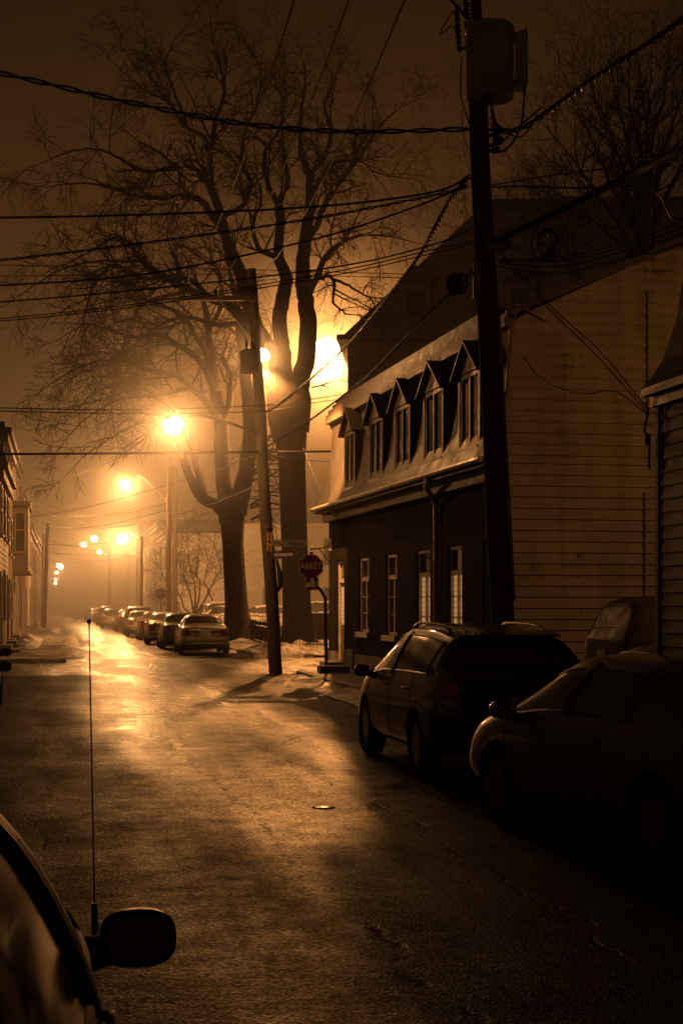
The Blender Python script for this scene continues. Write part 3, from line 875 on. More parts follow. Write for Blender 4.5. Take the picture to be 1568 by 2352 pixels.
# ---- foreground car beside the photographer
ROLES['coupe'] = dict(ROLES['sedan'], st=[(y, zb, w_, zs, zbl, wb + (.02 if zt > 1.2 else 0), wt + (.075 if zt > 1.2 else .02), zt) for y, zb, w_, zs, zbl, wb, wt, zt in SEDAN])
c = make_car('parked_car', 'coupe', 'pale gold car cropped at the bottom left with a whip aerial and big door mirror', P_fore, 4.45, 1.84, 1.50, 3, rough=.35)
fa = MB(); fa.tube([V((.90, 1.62, .78)), V((.90, 1.62, .93))], [.012, .008], 8); fa.tube([V((.90, 1.62, .93)), V((.885, 1.60, 1.70))], [.0026, .002], 6)
fa.lathe([(.0005, -.007), (.005, -.005), (.007, 0), (.005, .005), (.0005, .007)], 10, Matrix.Translation((.885, 1.60, 1.705)))
fa.build('aerial', M['trimblack'], c['root'], True)
place(c['root'], FORE_X, FORE_Y, 0)

# ---- cars on the left before the crossing
c = make_car('parked_car', 'sedan', 'dark car at the left edge showing its nose and rounded mirror, nearer of two', P_black, 4.4, 1.72, 1.42, 2, 'cars parked at the left edge')
place(c['root'], -1.66, 21.2, 0)
r2 = copy_tree(c['root']); r2['label'] = 'dark car at the left edge, farther one whose mirror sits just above the other'
place(r2, -1.86, 28.0, 0)

# ---- silver saloon beyond the crossing
c = make_car('saloon_car', 'sedan', 'silver saloon with wide red tail lights parked first beyond the crossing', P_silver, 4.80, 1.82, 1.45, 3, lamp='wide')
root = c['root']
def on_r(x, z, off): 
    h = c['bvh'].ray_cast(V((x, -3, z)), V((0, 1, 0))); return h[0] + V((0, -off, 0))
tm = text_mesh('H81 AXV', .085, .002); tb = MB()
tb.add_mesh(tm, Matrix.Translation(on_r(0, c['pz'], .018)) @ Matrix.Rotation(PI / 2, 4, 'X')); tb.build('plate_lettering', M['blue_ink'], c['plate'])
bz = c['zbR'] + .01
em = MB()
for pts in ([(-.045, .04), (-.030, -.035)], [(.045, .04), (.030, -.035)], [(-.035, .0), (.035, .0)]):
    em.tube([on_r(x, bz + z, .008) for x, z in pts], .006, 5)
em.tube([on_r(x, bz + z, .008) for x, z in ((-.055, .05), (.055, .05), (.045, -.045), (-.045, -.045), (-.055, .05))], .004, 5)
em.build('badge', M['chrome'], root, True)
for sgn in (-.45,):
    ex = MB(); ex.tube([V((sgn, -2.2, .27)), V((sgn, -2.46, .27))], .03, 10); ex.build('exhaust_pipe', M['steel'], root, True)
place(root, 5.0, 60.2, math.radians(-1.0))

# ---- the row in front of it
rs = make_car('parked_car', 'sedan', 'dark saloon directly ahead of the silver saloon', P_grey, 4.6, 1.78, 1.46, 2, 'cars parked in the row beyond the crossing', lamp='block')['root']
rh = make_car('parked_car', 'hatch', 'small wagon second ahead of the silver saloon', P_black, 4.5, 1.76, 1.52, 2, 'cars parked in the row beyond the crossing', lamp='tall')['root']
rv = make_car('minivan', 'van', 'minivan in the row, fifth ahead of the silver saloon', P_blue, 4.8, 1.92, 1.70, 2, 'cars parked in the row beyond the crossing', lamp='tall')['root']
place(rs, 4.75, 67.2, math.radians(-.6))
rowdef = [
 (rs, 'beige saloon second ahead of the silver saloon', P_beige, 4.55, 74.2),
 (rs, 'reddish saloon third ahead of the silver saloon, taller roof', P_red, 4.65, 83.5),
 (rs, 'light saloon with pale boot, fourth ahead of the silver saloon', P_silver, 4.45, 94.5),
 (rv, 'dark minivan fifth ahead of the silver saloon', P_blue, 4.7, 103.5),
 (rh, 'tall dark wagon sixth ahead of the silver saloon', P_grey, 4.45, 113.0),
 (rs, 'pale saloon seventh ahead of the silver saloon, set out toward the road', P_beige, 3.75, 125.0),
 (rh, 'dark wagon eighth ahead of the silver saloon, half in the fog', P_black, 3.95, 135.0),
 (rv, 'foggy minivan ninth ahead of the silver saloon', P_grey, 3.95, 146.0),
 (rs, 'foggy saloon tenth ahead of the silver saloon', P_black, 3.8, 158.0),
 (rh, 'faint wagon eleventh ahead of the silver saloon', P_black, 3.7, 172.0),
 (rs, 'barely visible saloon last in the foggy row', P_black, 3.5, 190.0)]
used = {rs.name}
for src, lab, pm, x, y in rowdef:
    if src.name in used: o = copy_tree(src)
    else: o = src; used.add(src.name)
    o['label'] = lab; o['group'] = 'cars parked in the row beyond the crossing'
    repaint(o, pm); place(o, x, y, math.radians(R.uniform(-1.5, 1.0)))

# ---- cars standing behind the railing in the park lot
lot = [
 (rv, 'snowy white minivan facing out between the bushy tree and the smaller elm trunk', P_white, 507, 92, 178),
 (rs, 'white car behind the smaller elm trunk with its windscreen shining', P_white, 530, 84, 200),
 (rs, 'white saloon seen side-on through the railing left of the leaning pole', P_white, 612, 86, 95),
 (rs, 'pale car behind the railing between the leaning pole and the big elm trunk', P_silver, 668, 95, 90),
 (rv, 'bright van roof behind the railing right of the big elm trunk', P_white, 728, 92, 90),
 (rs, 'dim car far back to the right of the bushy tree', P_grey, 480, 108, 170)]
for src, lab, pm, px, z, ang in lot:
    o = copy_tree(src); p = at(px, HZ, z)
    o['label'] = lab; o['group'] = 'cars in the lot behind the railing'
    repaint(o, pm); place(o, p.x, p.y, math.radians(ang), 0.32)

# ---- van and white car in the yard gap on the right
c = make_car('minivan', 'van', 'dull minivan parked nose-in in the yard beside the cream gable', mat('dull brown car paint', (.055, .048, .04), .6, spec=.2), 4.8, 1.92, 1.84, 2, lamp='tall')
for ch in c['root'].children:
    if ch.name.split('.')[0] == 'rear_window': ch.data.materials[0] = mat('matte van glass', (.02, .018, .016), .55, spec=.15)  # matte dark glass, keeps lamp reflections off the rear window
place(c['root'], VANX, VANY, math.radians(-86), .1)
c = make_car('parked_car', 'sedan', 'pale saloon in the yard in front of the minivan', P_beige, 4.5, 1.74, 1.40, 2)
place(c['root'], WHX, WHY, math.radians(-88))
# ------------------------------------------------------------------ mansard brick house on the corner
H0 = V((7.85, 28.8, 0)); HR = math.radians(2.1); HLEN = 16.2; HD = 6.6
house = thing('brick_house', 'dark brick corner house with flared tin mansard, five dormers and cream clapboard gable', 'house', H0, HR)
hd = V((-math.sin(HR), math.cos(HR), 0)); hn = V((math.cos(HR), math.sin(HR), 0))
def hu(px):                       # distance along the facade seen at a picture column
    t = (px - CX) / F
    k = math.sin(YAW) + t * math.cos(YAW); q = math.cos(YAW) - t * math.sin(YAW)   # X/z, Y/z
    # H0 + hd*u parallel to (k, q)
    return (H0.y * k - H0.x * q) / (hd.x * q - hd.y * k)
EAVE = 4.25
# street wall with openings: vertical strips and fillers
ops = []
def op(x0, x1, zb, zt, kind): 
    a, b = hu(x0), hu(x1); ops.append((min(a, b), max(a, b), zb, zt, kind))
op(773, 790, .28, 2.95, 'door'); op(824, 847, 1.08, 2.95, 'window'); op(886, 911, 1.05, 2.95, 'window')
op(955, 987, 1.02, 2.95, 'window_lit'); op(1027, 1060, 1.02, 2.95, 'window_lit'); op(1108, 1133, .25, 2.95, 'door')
ops.sort()
mb = MB(); u = 0.0
def wallbox(a, b, z0, z1): mb.box(0.0, 0.3, a, b, z0, z1)
for a, b, zb, zt, k in ops:
    if a > u: wallbox(u, a, 0.5, EAVE)
    if zb > .5: wallbox(a, b, 0.5, zb)
    wallbox(a, b, zt, EAVE); u = b
wallbox(u, HLEN, .5, EAVE)
mb.box(0.3, HD, HLEN - .3, HLEN, .5, EAVE)
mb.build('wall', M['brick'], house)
mb = MB()
u = 0.0
for a, b, zb, zt, k in ops:
    if zb < .5:
        mb.box(-.03, .27, u, a, -.1, .503); mb.box(-.03, .27, a, b, -.1, zb); u = b
mb.box(-.03, .27, u, HLEN + .03, -.1, .503)
mb.build('foundation', M['stone'], house)
for a, b, zb, zt, k in ops:
    isd = k == 'door'
    fr = MB(); d0 = .09
    fr.box(d0 - .04, d0 + .06, a, a + .09, zb, zt); fr.box(d0 - .04, d0 + .06, b - .09, b, zb, zt)
    fr.box(d0 - .04, d0 + .06, a + .09, b - .09, zt - .09, zt)
    tz = zt - .55
    fr.box(d0 - .03, d0 + .06, a + .09, b - .09, tz - .05, tz + .05)
    fo2 = fr.build('door_frame' if isd else 'window_frame', M['trim_w'], house)
    pn = MB(); pn.quad((d0 + .02, a + .09, tz + .05), (d0 + .02, b - .09, tz + .05), (d0 + .02, b - .09, zt - .09), (d0 + .02, a + .09, zt - .09)); pn.build('transom_pane', M['pane'], fo2)
    if isd:
        dm = MB(); dm.box(d0 + .0, d0 + .05, a + .09, b - .09, zb, tz - .05); do = dm.build('door', M['door'], house)
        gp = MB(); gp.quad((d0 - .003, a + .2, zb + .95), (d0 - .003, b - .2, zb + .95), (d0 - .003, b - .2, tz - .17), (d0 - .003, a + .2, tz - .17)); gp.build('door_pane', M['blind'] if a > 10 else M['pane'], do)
        mo = MB(); mo.box(d0 - .012, d0 - .001, a + .22, b - .22, zb + .2, zb + .78); mo.build('door_panel', M['trim_d'], do)
        kn = MB(); kn.lathe([(.0005, 0), (.03, .01), (.03, .04), (.0005, .055)], 10, Matrix.Translation((d0, a + .15, zb + .85)) @ Matrix.Rotation(-PI / 2, 4, 'Y')); kn.build('handle', M['steel'], do, True)
        st = MB(); st.box(-.45, .0 - .031, a - .1, b + .1, -.05, zb - .03); st.build('door_step', M['conc'], house)
    else:
        mu = (a + b) / 2
        mm = MB(); mm.box(d0 - .02, d0 + .05, mu - .045, mu + .045, zb + .07, tz - .05); mm.box(d0 - .02, d0 + .05, a + .09, b - .09, zb, zb + .07)
        for q in (a + .09, mu + .045):
            e = mu - .045 if q < mu else b - .09
            for kz in (1, 2): mm.box(d0 - .005, d0 + .04, q, e, zb + .07 + (tz - .12 - zb) * kz / 3 - .012, zb + .07 + (tz - .12 - zb) * kz / 3 + .012)
        mm.build('casement', M['trim_w'], fo2)
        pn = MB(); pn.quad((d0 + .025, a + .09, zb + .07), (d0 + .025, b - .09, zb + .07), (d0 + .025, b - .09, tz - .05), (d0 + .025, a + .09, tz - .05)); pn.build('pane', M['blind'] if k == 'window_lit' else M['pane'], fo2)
        sl = MB(); sl.box(-.09, .06, a - .12, b + .12, zb - .13, zb - .001); sl.build('window_sill', M['trim_w'], house)
# roof profile in (inward, z)
prof = [(-.47, 4.36), (-.31, 4.46), (-.17, 4.72), (-.02, 5.15), (.06, 5.7), (.11, 6.3), (.14, 6.86)]
mb = MB(); ya, yb = -.06, HLEN + .12
for (x0, z0), (x1, z1) in zip(prof[:-1], prof[1:]): mb.quad((x0, ya, z0), (x0, yb, z0), (x1, yb, z1), (x1, ya, z1))
mb.quad(*[(x, yb, z) for x, z in prof] , (HD - .14, yb, 6.86), (HD + .5, yb, 4.36))
roof = mb.build('mansard_roof', M['tinroof'], house, 'all')
mb = MB()      # shallow upper roof with shingle courses at its edge
RZ, RX = 8.35, HD / 2
for xa, xb in ((-.02, RX), (HD + .02, RX)):
    mb.prism([V((xa, ya - .1, 6.905)), V((xb, ya - .1, RZ - .03)), V((xb, ya - .1, RZ + .06)), V((xa, ya - .1, 6.99))], (0, yb - ya + .3, 0))
mb.build('upper_roof', M['slate'], house)
mb = MB()
mb.box(-.06, .12, ya - .1, yb + .1, 6.74, 6.895); mb.build('fascia', M['trim_d'], house)
mb = MB()
for k in range(3): mb.box(.03 + .11 * k, .6, 1.2 + .35 * k, yb + .12, 6.98 + .15 * k, 7.125 + .15 * k)
mb.build('parapet', M['slate'], house)
# cornice and gutter
mb = MB(); mb.box(-.41, .0, -.02, HLEN + .1, 4.25, 4.34); mb.box(-.18, .0, -.02, HLEN + .06, 4.02, 4.25)
mb.build('cornice', M['trim_d'], house)
mb = MB(); mb.tube([V((-.49, ya + y, 4.36)) for y in (0, HLEN / 2, HLEN + .18)], .055, 8); mb.build('gutter', M['gutter_metal'], house, True)
mb = MB(); ud = hu(1009)
mb.tube([V((-.49, ud - .9, 4.31)), V((-.4, ud - .4, 4.15)), V((-.1, ud - .05, 3.85)), V((-.08, ud, 3.6)), V((-.08, ud, .15)), V((-.2, ud, .06))], .055, 10)
for z in (1.2, 2.6): mb.lathe([(.07, -.02), (.07, .02)], 12, Matrix.Translation((-.08, ud, z)))
mb.build('downpipe', M['gutter_metal'], house, True)
# number plaque and cellar hatch
mb = MB(); mb.box(-.02, .0 - .001, HLEN - .42, HLEN - .06, 3.24, 3.58); pq = mb.build('number_plaque', M['trim'], house)
tm = text_mesh('19', .22, .002); tb = MB(); tb.add_mesh(tm, Matrix.Translation((-.024, HLEN - .24, 3.41)) @ Matrix.Rotation(-PI / 2, 4, 'Z') @ Matrix.Rotation(PI / 2, 4, 'X')); tb.build('lettering', M['sign_black'], pq)
mb = MB(); a = hu(806); mb.box(-.09, -.032, a - .55, a + .25, .03, .62); mb.build('cellar_hatch', M['trim_d'], house)
# dormers
def dormer(x0, x1):
    a, b = hu(x0), hu(x1); a, b = min(a, b), max(a, b)
    a -= .05; b += .05; m_ = (a + b) / 2; zb, zt, za = 4.72, 6.2, 6.74
    f = -.14
    mb = MB()
    # cheeks, gable front, bottom
    for q, s in ((a, 1), (b, -1)):
        mb.box(f, .9, min(q, q + s * .12), max(q, q + s * .12), zb, zt)
    mb.prism([V((f, a, zt)), V((f, b, zt)), V((f, m_, za - .06))], (1.1, 0, 0))
    mb.box(f + .06, .8, a + .12, b - .12, zb - .02, zb + .03)
    d = mb.build('dormer', M['dormer'], house)
    rm = MB(); o = .13
    rm.prism([V((f - o, a - .16, zt - .10)), V((f - o, m_, za)), V((f - o, b + .16, zt - .10)), V((f - o, b + .16, zt - .05)), V((f - o, m_, za + .055)), V((f - o, a - .16, zt - .05))], (1.25, 0, 0))
    rm.build('dormer_roof', M['slate'], d)
    fr = MB(); p = f + .02
    fr.box(p, p + .06, a + .12, a + .20, zb + .03, zt - .02); fr.box(p, p + .06, b - .20, b - .12, zb + .03, zt - .02)
    fr.box(p, p + .06, a + .20, b - .20, zt - .10, zt - .02); fr.box(p, p + .06, a + .20, b - .20, zb + .03, zb + .11)
    fr.box(p - .004, p + .055, m_ - .04, m_ + .04, zb + .11, zt - .10)
    fr.box(p - .06, p - .001, a + .04, b - .04, zb - .03, zb + .03)
    fr.build('window_frame', M['trim_v'], d)
    pn = MB(); pn.quad((p + .035, a + .20, zb + .11), (p + .035, b - .20, zb + .11), (p + .035, b - .20, zt - .10), (p + .035, a + .20, zt - .10)); pn.build('pane', M['pane'], d)
for x0, x1 in ((803, 826), (860, 890), (919, 954), (987, 1031), (1069, 1116)): dormer(x0, x1)
# gable: clapboards facing the camera
outl = [(.0, .3), (HD, .3), (HD, 4.3), (HD + .30, 4.5), (HD - .02, 5.15), (HD - .14, 6.85), (RX, RZ - .05), (.14, 6.85), (.02, 5.15), (-.17, 4.72), (-.25, 4.5), (.0, 4.3)]
lower = [(.0, .3), (HD, .3), (HD, 4.45), (.0, 4.45)]
upper = [(-.17, 4.45), (HD + .17, 4.45), (HD - .02, 5.15), (HD - .11, 6.3), (HD - .14, 6.9), (RX, RZ), (.14, 6.9), (.11, 6.3), (-.02, 5.15)]
mb = MB(); P = lambda a, h, o: V((a, -o - .03, h))
clapboard(mb, lower, P, .2, .045); clapboard(mb, upper, P, .2, .045)
mb.quad((0, -.028, .25), (HD, -.028, .25), (HD, -.028, 4.6), (0, -.028, 4.6))
mb.build('gable_siding', M['siding'], house)
mb = MB(); pp = [V((x - .05, -.10, z)) for x, z in prof[1:]]
mb.tube(pp, .045, 6); mb.tube([V((.0, -.08, 6.98)), V((RX, -.08, RZ + .06)), V((HD, -.08, 6.98))], .05, 6)
mb.tube([V((.16, -.12, 6.9)), V((.16, -.12, 7.15)), V((.75, -.12, 6.85))], .02, 5)
mb.build('bargeboard', M['trim'], house)
mb = MB(); mb.box(2.60, 2.635, -.088, -.03, .7, 3.8); mb.build('board_seam', M['siding_d'], house)
mb = MB(); mb.box(2.66, 2.69, -.088, -.03, 5.35, 7.5); mb.build('board_seam', M['siding_d'], house)
mb = MB(); mb.box(.0, HD, -.05, .2, -.1, .3); mb.build('gable_foundation', M['stone'], house)

# ------------------------------------------------------------------ neighbour house at the right edge
nb = at(1509, HZ, 21.3); nb.z = 0
neigh = thing('clapboard_house', 'dark clapboard house cropped by the right edge, with a flared eave', 'house', nb, math.radians(1.0))
mb = MB(); P = lambda a, h, o: V((-o, -a, h))
clapboard(mb, [(0, .55), (12, .55), (12, 4.45), (0, 4.45)], P, .17); mb.box(.0, 7, -12, -.0, .5, 4.35); mb.build('wall', M['siding_d'], neigh)
mb = MB(); mb.box(-.035, 0.2, -.10, .02, .5, 4.35); mb.build('corner_board', M['siding_d'], neigh)
mb = MB(); pr = [(-.18, 4.54), (-.06, 4.66), (.12, 4.92), (.30, 5.42), (.43, 6.15), (.5, 6.9)]
for (x0, z0), (x1, z1) in zip(pr[:-1], pr[1:]): mb.quad((x0, .14, z0), (x0, -12, z0), (x1, -12, z1), (x1, .14, z1))
mb.quad(*[(x, .14, z) for x, z in pr], (6.6, .14, 6.9), (7.3, .14, 4.54)); mb.build('mansard_roof', M['slate'], neigh, 'all')
mb = MB(); mb.box(-.18, .0, -12, .13, 4.44, 4.54); mb.box(-.08, 0, -12, .06, 4.3, 4.44); mb.build('cornice', M['iron'], neigh)
mb = MB()
for k in range(40): mb.box(-.06, -.03, -.08 - .14 * k - .12, -.08 - .14 * k, .02, .95)
mb.build('skirting_boards', M['siding_d'], neigh)
mb = MB(); mb.tube([V((-.1, .05, 4.3)), V((-.13, .12, 4.0)), V((-.07, .10, 3.85)), V((-.09, .06, 3.5))], .015, 5); mb.lathe([(.03, 0), (.045, .05), (.03, .14)], 8, Matrix.Translation((-.1, .08, 3.82))); mb.build('service_bracket', M['porc'], neigh)

# ------------------------------------------------------------------ big block behind with hipped mansard
bb0 = at(795, HZ, 67); bb0.z = 0
big = thing('stone_building', 'big dark building with a steep hipped roof rising behind the brick corner house', 'building', bb0, math.radians(-13))
mb = MB(); mb.box(0, 26, 0, 14, -.1, 9.2); mb.box(0.05, 26, .05, 14, 9.2, 12.6); mb.build('wall', M['stucco2'], big)
mb = MB(); mb.box(-.65, 26, -.6, 14, 8.95, 9.28); mb.build('cornice', M['trim_d'], big)
mb = MB(); mb.prism([V((-.62, -.5, 9.28)), V((0.0, -.5, 9.28)), V((0.0, -.5, 10.2))], (0, 13, 0)); mb.build('pent_roof', M['slate'], big)
mb = MB()
e0 = [V((-.1, -.5, 12.6)), V((26, -.5, 12.6)), V((26, 14, 12.6)), V((-.1, 14, 12.6))]
t0 = [V((5.6, 3.4, 18.7)), V((26, 3.4, 18.7)), V((26, 9.5, 18.7)), V((5.6, 9.5, 18.7))]
for k in range(4): mb.quad(e0[k], e0[(k + 1) % 4], t0[(k + 1) % 4], t0[k])
mb.quad(*t0); mb.build('roof', M['slate_b'], big)
mb = MB(); mb.box(-.35, 26, -.75, 14, 12.4, 12.601); mb.build('eave_board', M['trim_d'], big)
mb = MB(); mb.box(5.6, 26, 3.3, 3.6, 18.7, 18.92); mb.build('ridge_rail', M['trim_d'], big)
for k in range(5):
    x = 2.2 + 4.2 * k
    mb = MB(); mb.box(x, x + 1.2, .0, 2.4, 12.8, 14.8); d = mb.build('dormer', M['stucco'], big)
    mb = MB(); mb.prism([V((x - .15, -.15, 14.8)), V((x + 1.35, -.15, 14.8)), V((x + .6, -.15, 15.5))], (0, 2.5, 0)); mb.build('dormer_roof', M['slate'], d)
    mb = MB(); mb.quad((x + .25, -.01, 13.1), (x + .95, -.01, 13.1), (x + .95, -.01, 14.5), (x + .25, -.01, 14.5)); mb.build('pane', M['pane'], d)
mb = MB(); mb.box(14.5, 15.8, 5.5, 7, 18.5, 19.6); mb.lathe([(.5, 0), (.6, .5), (.35, .9)], 10, Matrix.Translation((15.1, 6.2, 19.6))); mb.build('chimney', M['brick_b'], big)

# ------------------------------------------------------------------ terraces along the street
def row_house(name, label, side, xf, y0, y1, h, wm, group, bays=2, floors=2, rooftype='flat', depth=9, oriel=False, steps=True, clap=None):
    root = thing(name, label, 'house', (xf, y0, 0), 0, group)
    s = side                                  # +1: facade faces +X (left row); -1: faces -X
    L = y1 - y0
    mb = MB()
    if clap:
        P = lambda a, hh, o: V((s * o, a, hh)); clapboard(mb, [(0, .35), (L, .35), (L, h), (0, h)], P, clap)
        P2 = lambda a, hh, o: V((-s * a, -o, hh)); clapboard(mb, [(0.0, .35), (depth, .35), (depth, h), (0.0, h)], P2, clap)
    mb.box(min(0, -s * depth), max(0, -s * depth), 0.0, L, .3, h)
    mb.build('wall', wm, root)
    mb = MB(); mb.box(min(s * .02, -s * .3), max(s * .02, -s * .3), -.02, L + .002, -.1, .35); mb.build('foundation', M['stone'], root)
    mb = MB(); x0, x1 = sorted((s * .32, -s * .2)); mb.box(x0, x1, -.1, L + .05, h - .05, h + .2)
    x0, x1 = sorted((s * .18, -s * .2)); mb.box(x0, x1, -.05, L + .02, h - .35, h - .051); mb.build('cornice', M['trim_d'], root)
    mb = MB()
    if rooftype == 'mansard':
        pf = [(s * .28, h + .2), (-s * .05, h + .7), (-s * .3, h + 1.9)]
        for (xa, za), (xb, zb2) in zip(pf[:-1], pf[1:]): mb.quad((xa, -.1, za), (xa, L, za), (xb, L, zb2), (xb, -.1, zb2))
        mb.quad((pf[0][0], -.1, h + .2), (pf[2][0], -.1, h + 1.9), (-s * (depth - .3), -.1, h + 1.9), (-s * depth, -.1, h + .2))
        mb.quad((-s * .3, -.1, h + 1.9), (-s * .3, L, h + 1.9), (-s * depth, L, h + 1.9), (-s * depth, -.1, h + 1.9))
    else:
        x0, x1 = sorted((s * .05, -s * depth)); mb.box(x0, x1, -.04, L + .01, h + .2, h + .42)
    mb.build('roof', M['slate'], root)
    fh = (h - .6) / floors
    for fl in range(floors):
        for b in range(bays):
            yc = L * (b + .5) / bays; z0 = .5 + fl * fh + (.55 if fl or b % 2 else .0)
            if fl == 0 and b % 2 == 0:
                fr = MB(); x0, x1 = sorted((s * .025, s * .07)); fr.box(x0, x1, yc - .6, yc - .48, .3, 2.75); fr.box(x0, x1, yc + .48, yc + .6, .3, 2.75); fr.box(x0, x1, yc - .6, yc + .6, 2.75, 2.9)
                f2 = fr.build('door_frame', M['trim'], root)
                dm = MB(); x0, x1 = sorted((s * .02, s * .045)); dm.box(x0, x1, yc - .48, yc + .48, .3, 2.3); dm.build('door', M['door'], root)
                pn = MB(); pn.quad((s * .03, yc - .48, 2.35), (s * .03, yc + .48, 2.35), (s * .03, yc + .48, 2.75), (s * .03, yc - .48, 2.75)); pn.build('transom_pane', M['pane'], f2)
                if steps:
                    sm = MB()
                    for k in range(3):
                        x0, x1 = sorted((s * .03, s * (1.0 - .3 * k))); sm.box(x0, x1, yc - .8, yc + .8, -.05 + .15 * k + (0.001 if k else 0), .1 + .15 * k)
                    sm.build('front_steps', M['conc'], root)
            else:
                wz0, wz1 = z0 + .25, z0 + 1.95
                fr = MB(); x0, x1 = sorted((s * .024, s * .07))
                for q in (yc - .55, yc + .45): fr.box(x0, x1, q, q + .1, wz0, wz1)
                fr.box(x0, x1, yc - .45, yc + .45, wz1 - .1, wz1); fr.box(x0, x1, yc - .45, yc + .45, (wz0 + wz1) / 2 - .04, (wz0 + wz1) / 2 + .04)
                x0, x1 = sorted((s * .024, s * .12)); fr.box(x0, x1, yc - .62, yc + .62, wz0 - .09, wz0)
                f2 = fr.build('window_frame', M['trim'], root)
                pn = MB(); pn.quad((s * .035, yc - .45, wz0), (s * .035, yc + .45, wz0), (s * .035, yc + .45, wz1 - .1), (s * .035, yc - .45, wz1 - .1)); pn.build('pane', M['pane'], f2)
    if oriel:
        o0, o1 = L * .2, L * .55; zz0, zz1 = 3.4, 6.6
        mb = MB(); x0, x1 = sorted((s * .03, s * .80)); mb.box(x0, x1, o0, o1, zz0, zz1); ob = mb.build('oriel', wm, root)
        mb = MB(); x0, x1 = sorted((s * .03, s * .92)); mb.box(x0, x1, o0 - .12, o1 + .12, zz1 + .001, zz1 + .25); mb.build('oriel_cornice', M['trim_d'], ob)
        mb = MB(); mb.box(x0, x1, o0 - .06, o1 + .06, zz0 - .12, zz0 - .001); mb.build('oriel_base', M['trim_d'], ob)
        mb = MB()
        mb.quad((s * .22, o0 - .006, zz0 + 1.0), (s * .62, o0 - .006, zz0 + 1.0), (s * .62, o0 - .006, zz1 - .35), (s * .22, o0 - .006, zz1 - .35))
        mb.build('pane', M['pane'], ob)
        mb = MB()
        for q in (.14, .62): x0, x1 = sorted((s * q, s * (q + .08))); mb.box(x0, x1, o0 - .035, o0 - .001, zz0 + .9, zz1 - .27)
        x0, x1 = sorted((s * .22, s * .62)); mb.box(x0, x1, o0 - .035, o0 - .001, zz1 - .35, zz1 - .27); mb.box(x0, x1, o0 - .035, o0 - .001, zz0 + .9, zz0 + 1.0); mb.box(x0, x1, o0 - .03, o0 - .007, zz0 + 2.0, zz0 + 2.06)
        mb.build('window_frame', M['trim'], ob)
    return root
GL = 'terraced houses on the left of the street'
hs = row_house('clapboard_house', 'cream clapboard house on the left street corner, nearest of its row', 1, -2.06, 56.2, 66.5, 6.35, M['siding_l'], GL, 3, 2, 'mansard', clap=.19)
mb = MB(); mb.box(-.06, .045, -.045, .07, .3, 6.3); mb.build('corner_board', M['trim'], hs)
row_house('terraced_house', 'tall narrow house second from the corner on the left', 1, -2.25, 66.8, 79.0, 8.6, M['brick_b'], GL, 3, 3)
row_house('terraced_house', 'left terrace house with a bay window hanging over the pavement', 1, -2.4, 79.3, 95.0, 9.2, M['stucco'], GL, 3, 3, oriel=True)
row_house('terraced_house', 'brick house past the hanging bay on the left', 1, -2.25, 95.3, 112.0, 8.0, M['brick_r'], GL, 3, 2)
row_house('terraced_house', 'pale house fading into fog behind the leaning poles on the left', 1, -2.1, 112.3, 134.0, 7.0, M['siding_w'], GL, 4, 2)
row_house('terraced_house', 'barely visible last house of the left row in the fog', 1, -2.1, 134.3, 190.0, 7.2, M['stucco'], GL, 6, 2, steps=False)
GRN = 'terraced houses beyond the park on the right'
row_house('terraced_house', 'pale lit house end at the near end of the foggy right terrace', -1, 7.6, 121.0, 135.0, 7.0, M['siding_w'], GRN, 3, 2, clap=.25)
row_house('terraced_house', 'brick house second in the foggy right terrace', -1, 7.9, 135.3, 152.0, 8.3, M['brick_b'], GRN, 4, 2)
row_house('terraced_house', 'pale narrow house third in the foggy right terrace', -1, 7.5, 152.3, 166.0, 7.4, M['siding_w'], GRN, 3, 2)
row_house('terraced_house', 'dark house fourth in the foggy right terrace', -1, 7.7, 166.3, 190.0, 8.2, M['stucco2'], GRN, 4, 2)
row_house('terraced_house', 'faint house at the far end of the foggy right terrace', -1, 7.5, 190.3, 240.0, 7.6, M['stucco'], GRN, 7, 2, steps=False)
pc = at(556, HZ, 112); pc.z = 0
park = thing('flat_building', 'low pale building in the fog beyond the park trees', 'building', pc, math.radians(-14))
mb = MB(); P = lambda a, h, o: V((a, -o, h)); clapboard(mb, [(0, .3), (30, .3), (30, 7.3), (0, 7.3)], P, .25); mb.box(0, 30, 0, 10, 0, 7.3); mb.build('wall', M['siding_w'], park)
mb = MB(); mb.box(-.3, 30.3, -.3, 10, 7.3, 7.7); mb.build('roof', M['slate'], park)
for k in range(7):
    for z in (1.2, 4.5):
        x = 1.4 + 4.1 * k
        mb = MB(); mb.box(x, x + .1, -.07, -.026, z, z + 1.8); mb.box(x + .9, x + 1.0, -.07, -.026, z, z + 1.8); mb.box(x + .1, x + .9, -.07, -.026, z + 1.7, z + 1.8); mb.box(x - .1, x + 1.1, -.1, -.026, z - .1, z); fr = mb.build('window_frame', M['trim'], park)
        mb = MB(); mb.quad((x + .1, -.03, z), (x + .9, -.03, z), (x + .9, -.03, z + 1.7), (x + .1, -.03, z + 1.7)); mb.build('pane', M['pane'], fr)

# ------------------------------------------------------------------ poles
def line_pole(name, label, top, base, r0, r1, group=None):
    base = V(base); top = V(top)
    root = thing(name, label, 'utility pole', base, 0, group, world=True)
    mb = MB(); n = 14; pts = [base + V((0, 0, -.2)) + (top - base) * (k / n) + V((.03 * noise.noise(V((k * .5, base.x, 1))), 0, 0)) for k in range(n + 1)]
    mb.tube(pts, [r0 + (r1 - r0) * k / n for k in range(n + 1)], 14)
    mb.build('pole', M['pole'], root, True)
    return root
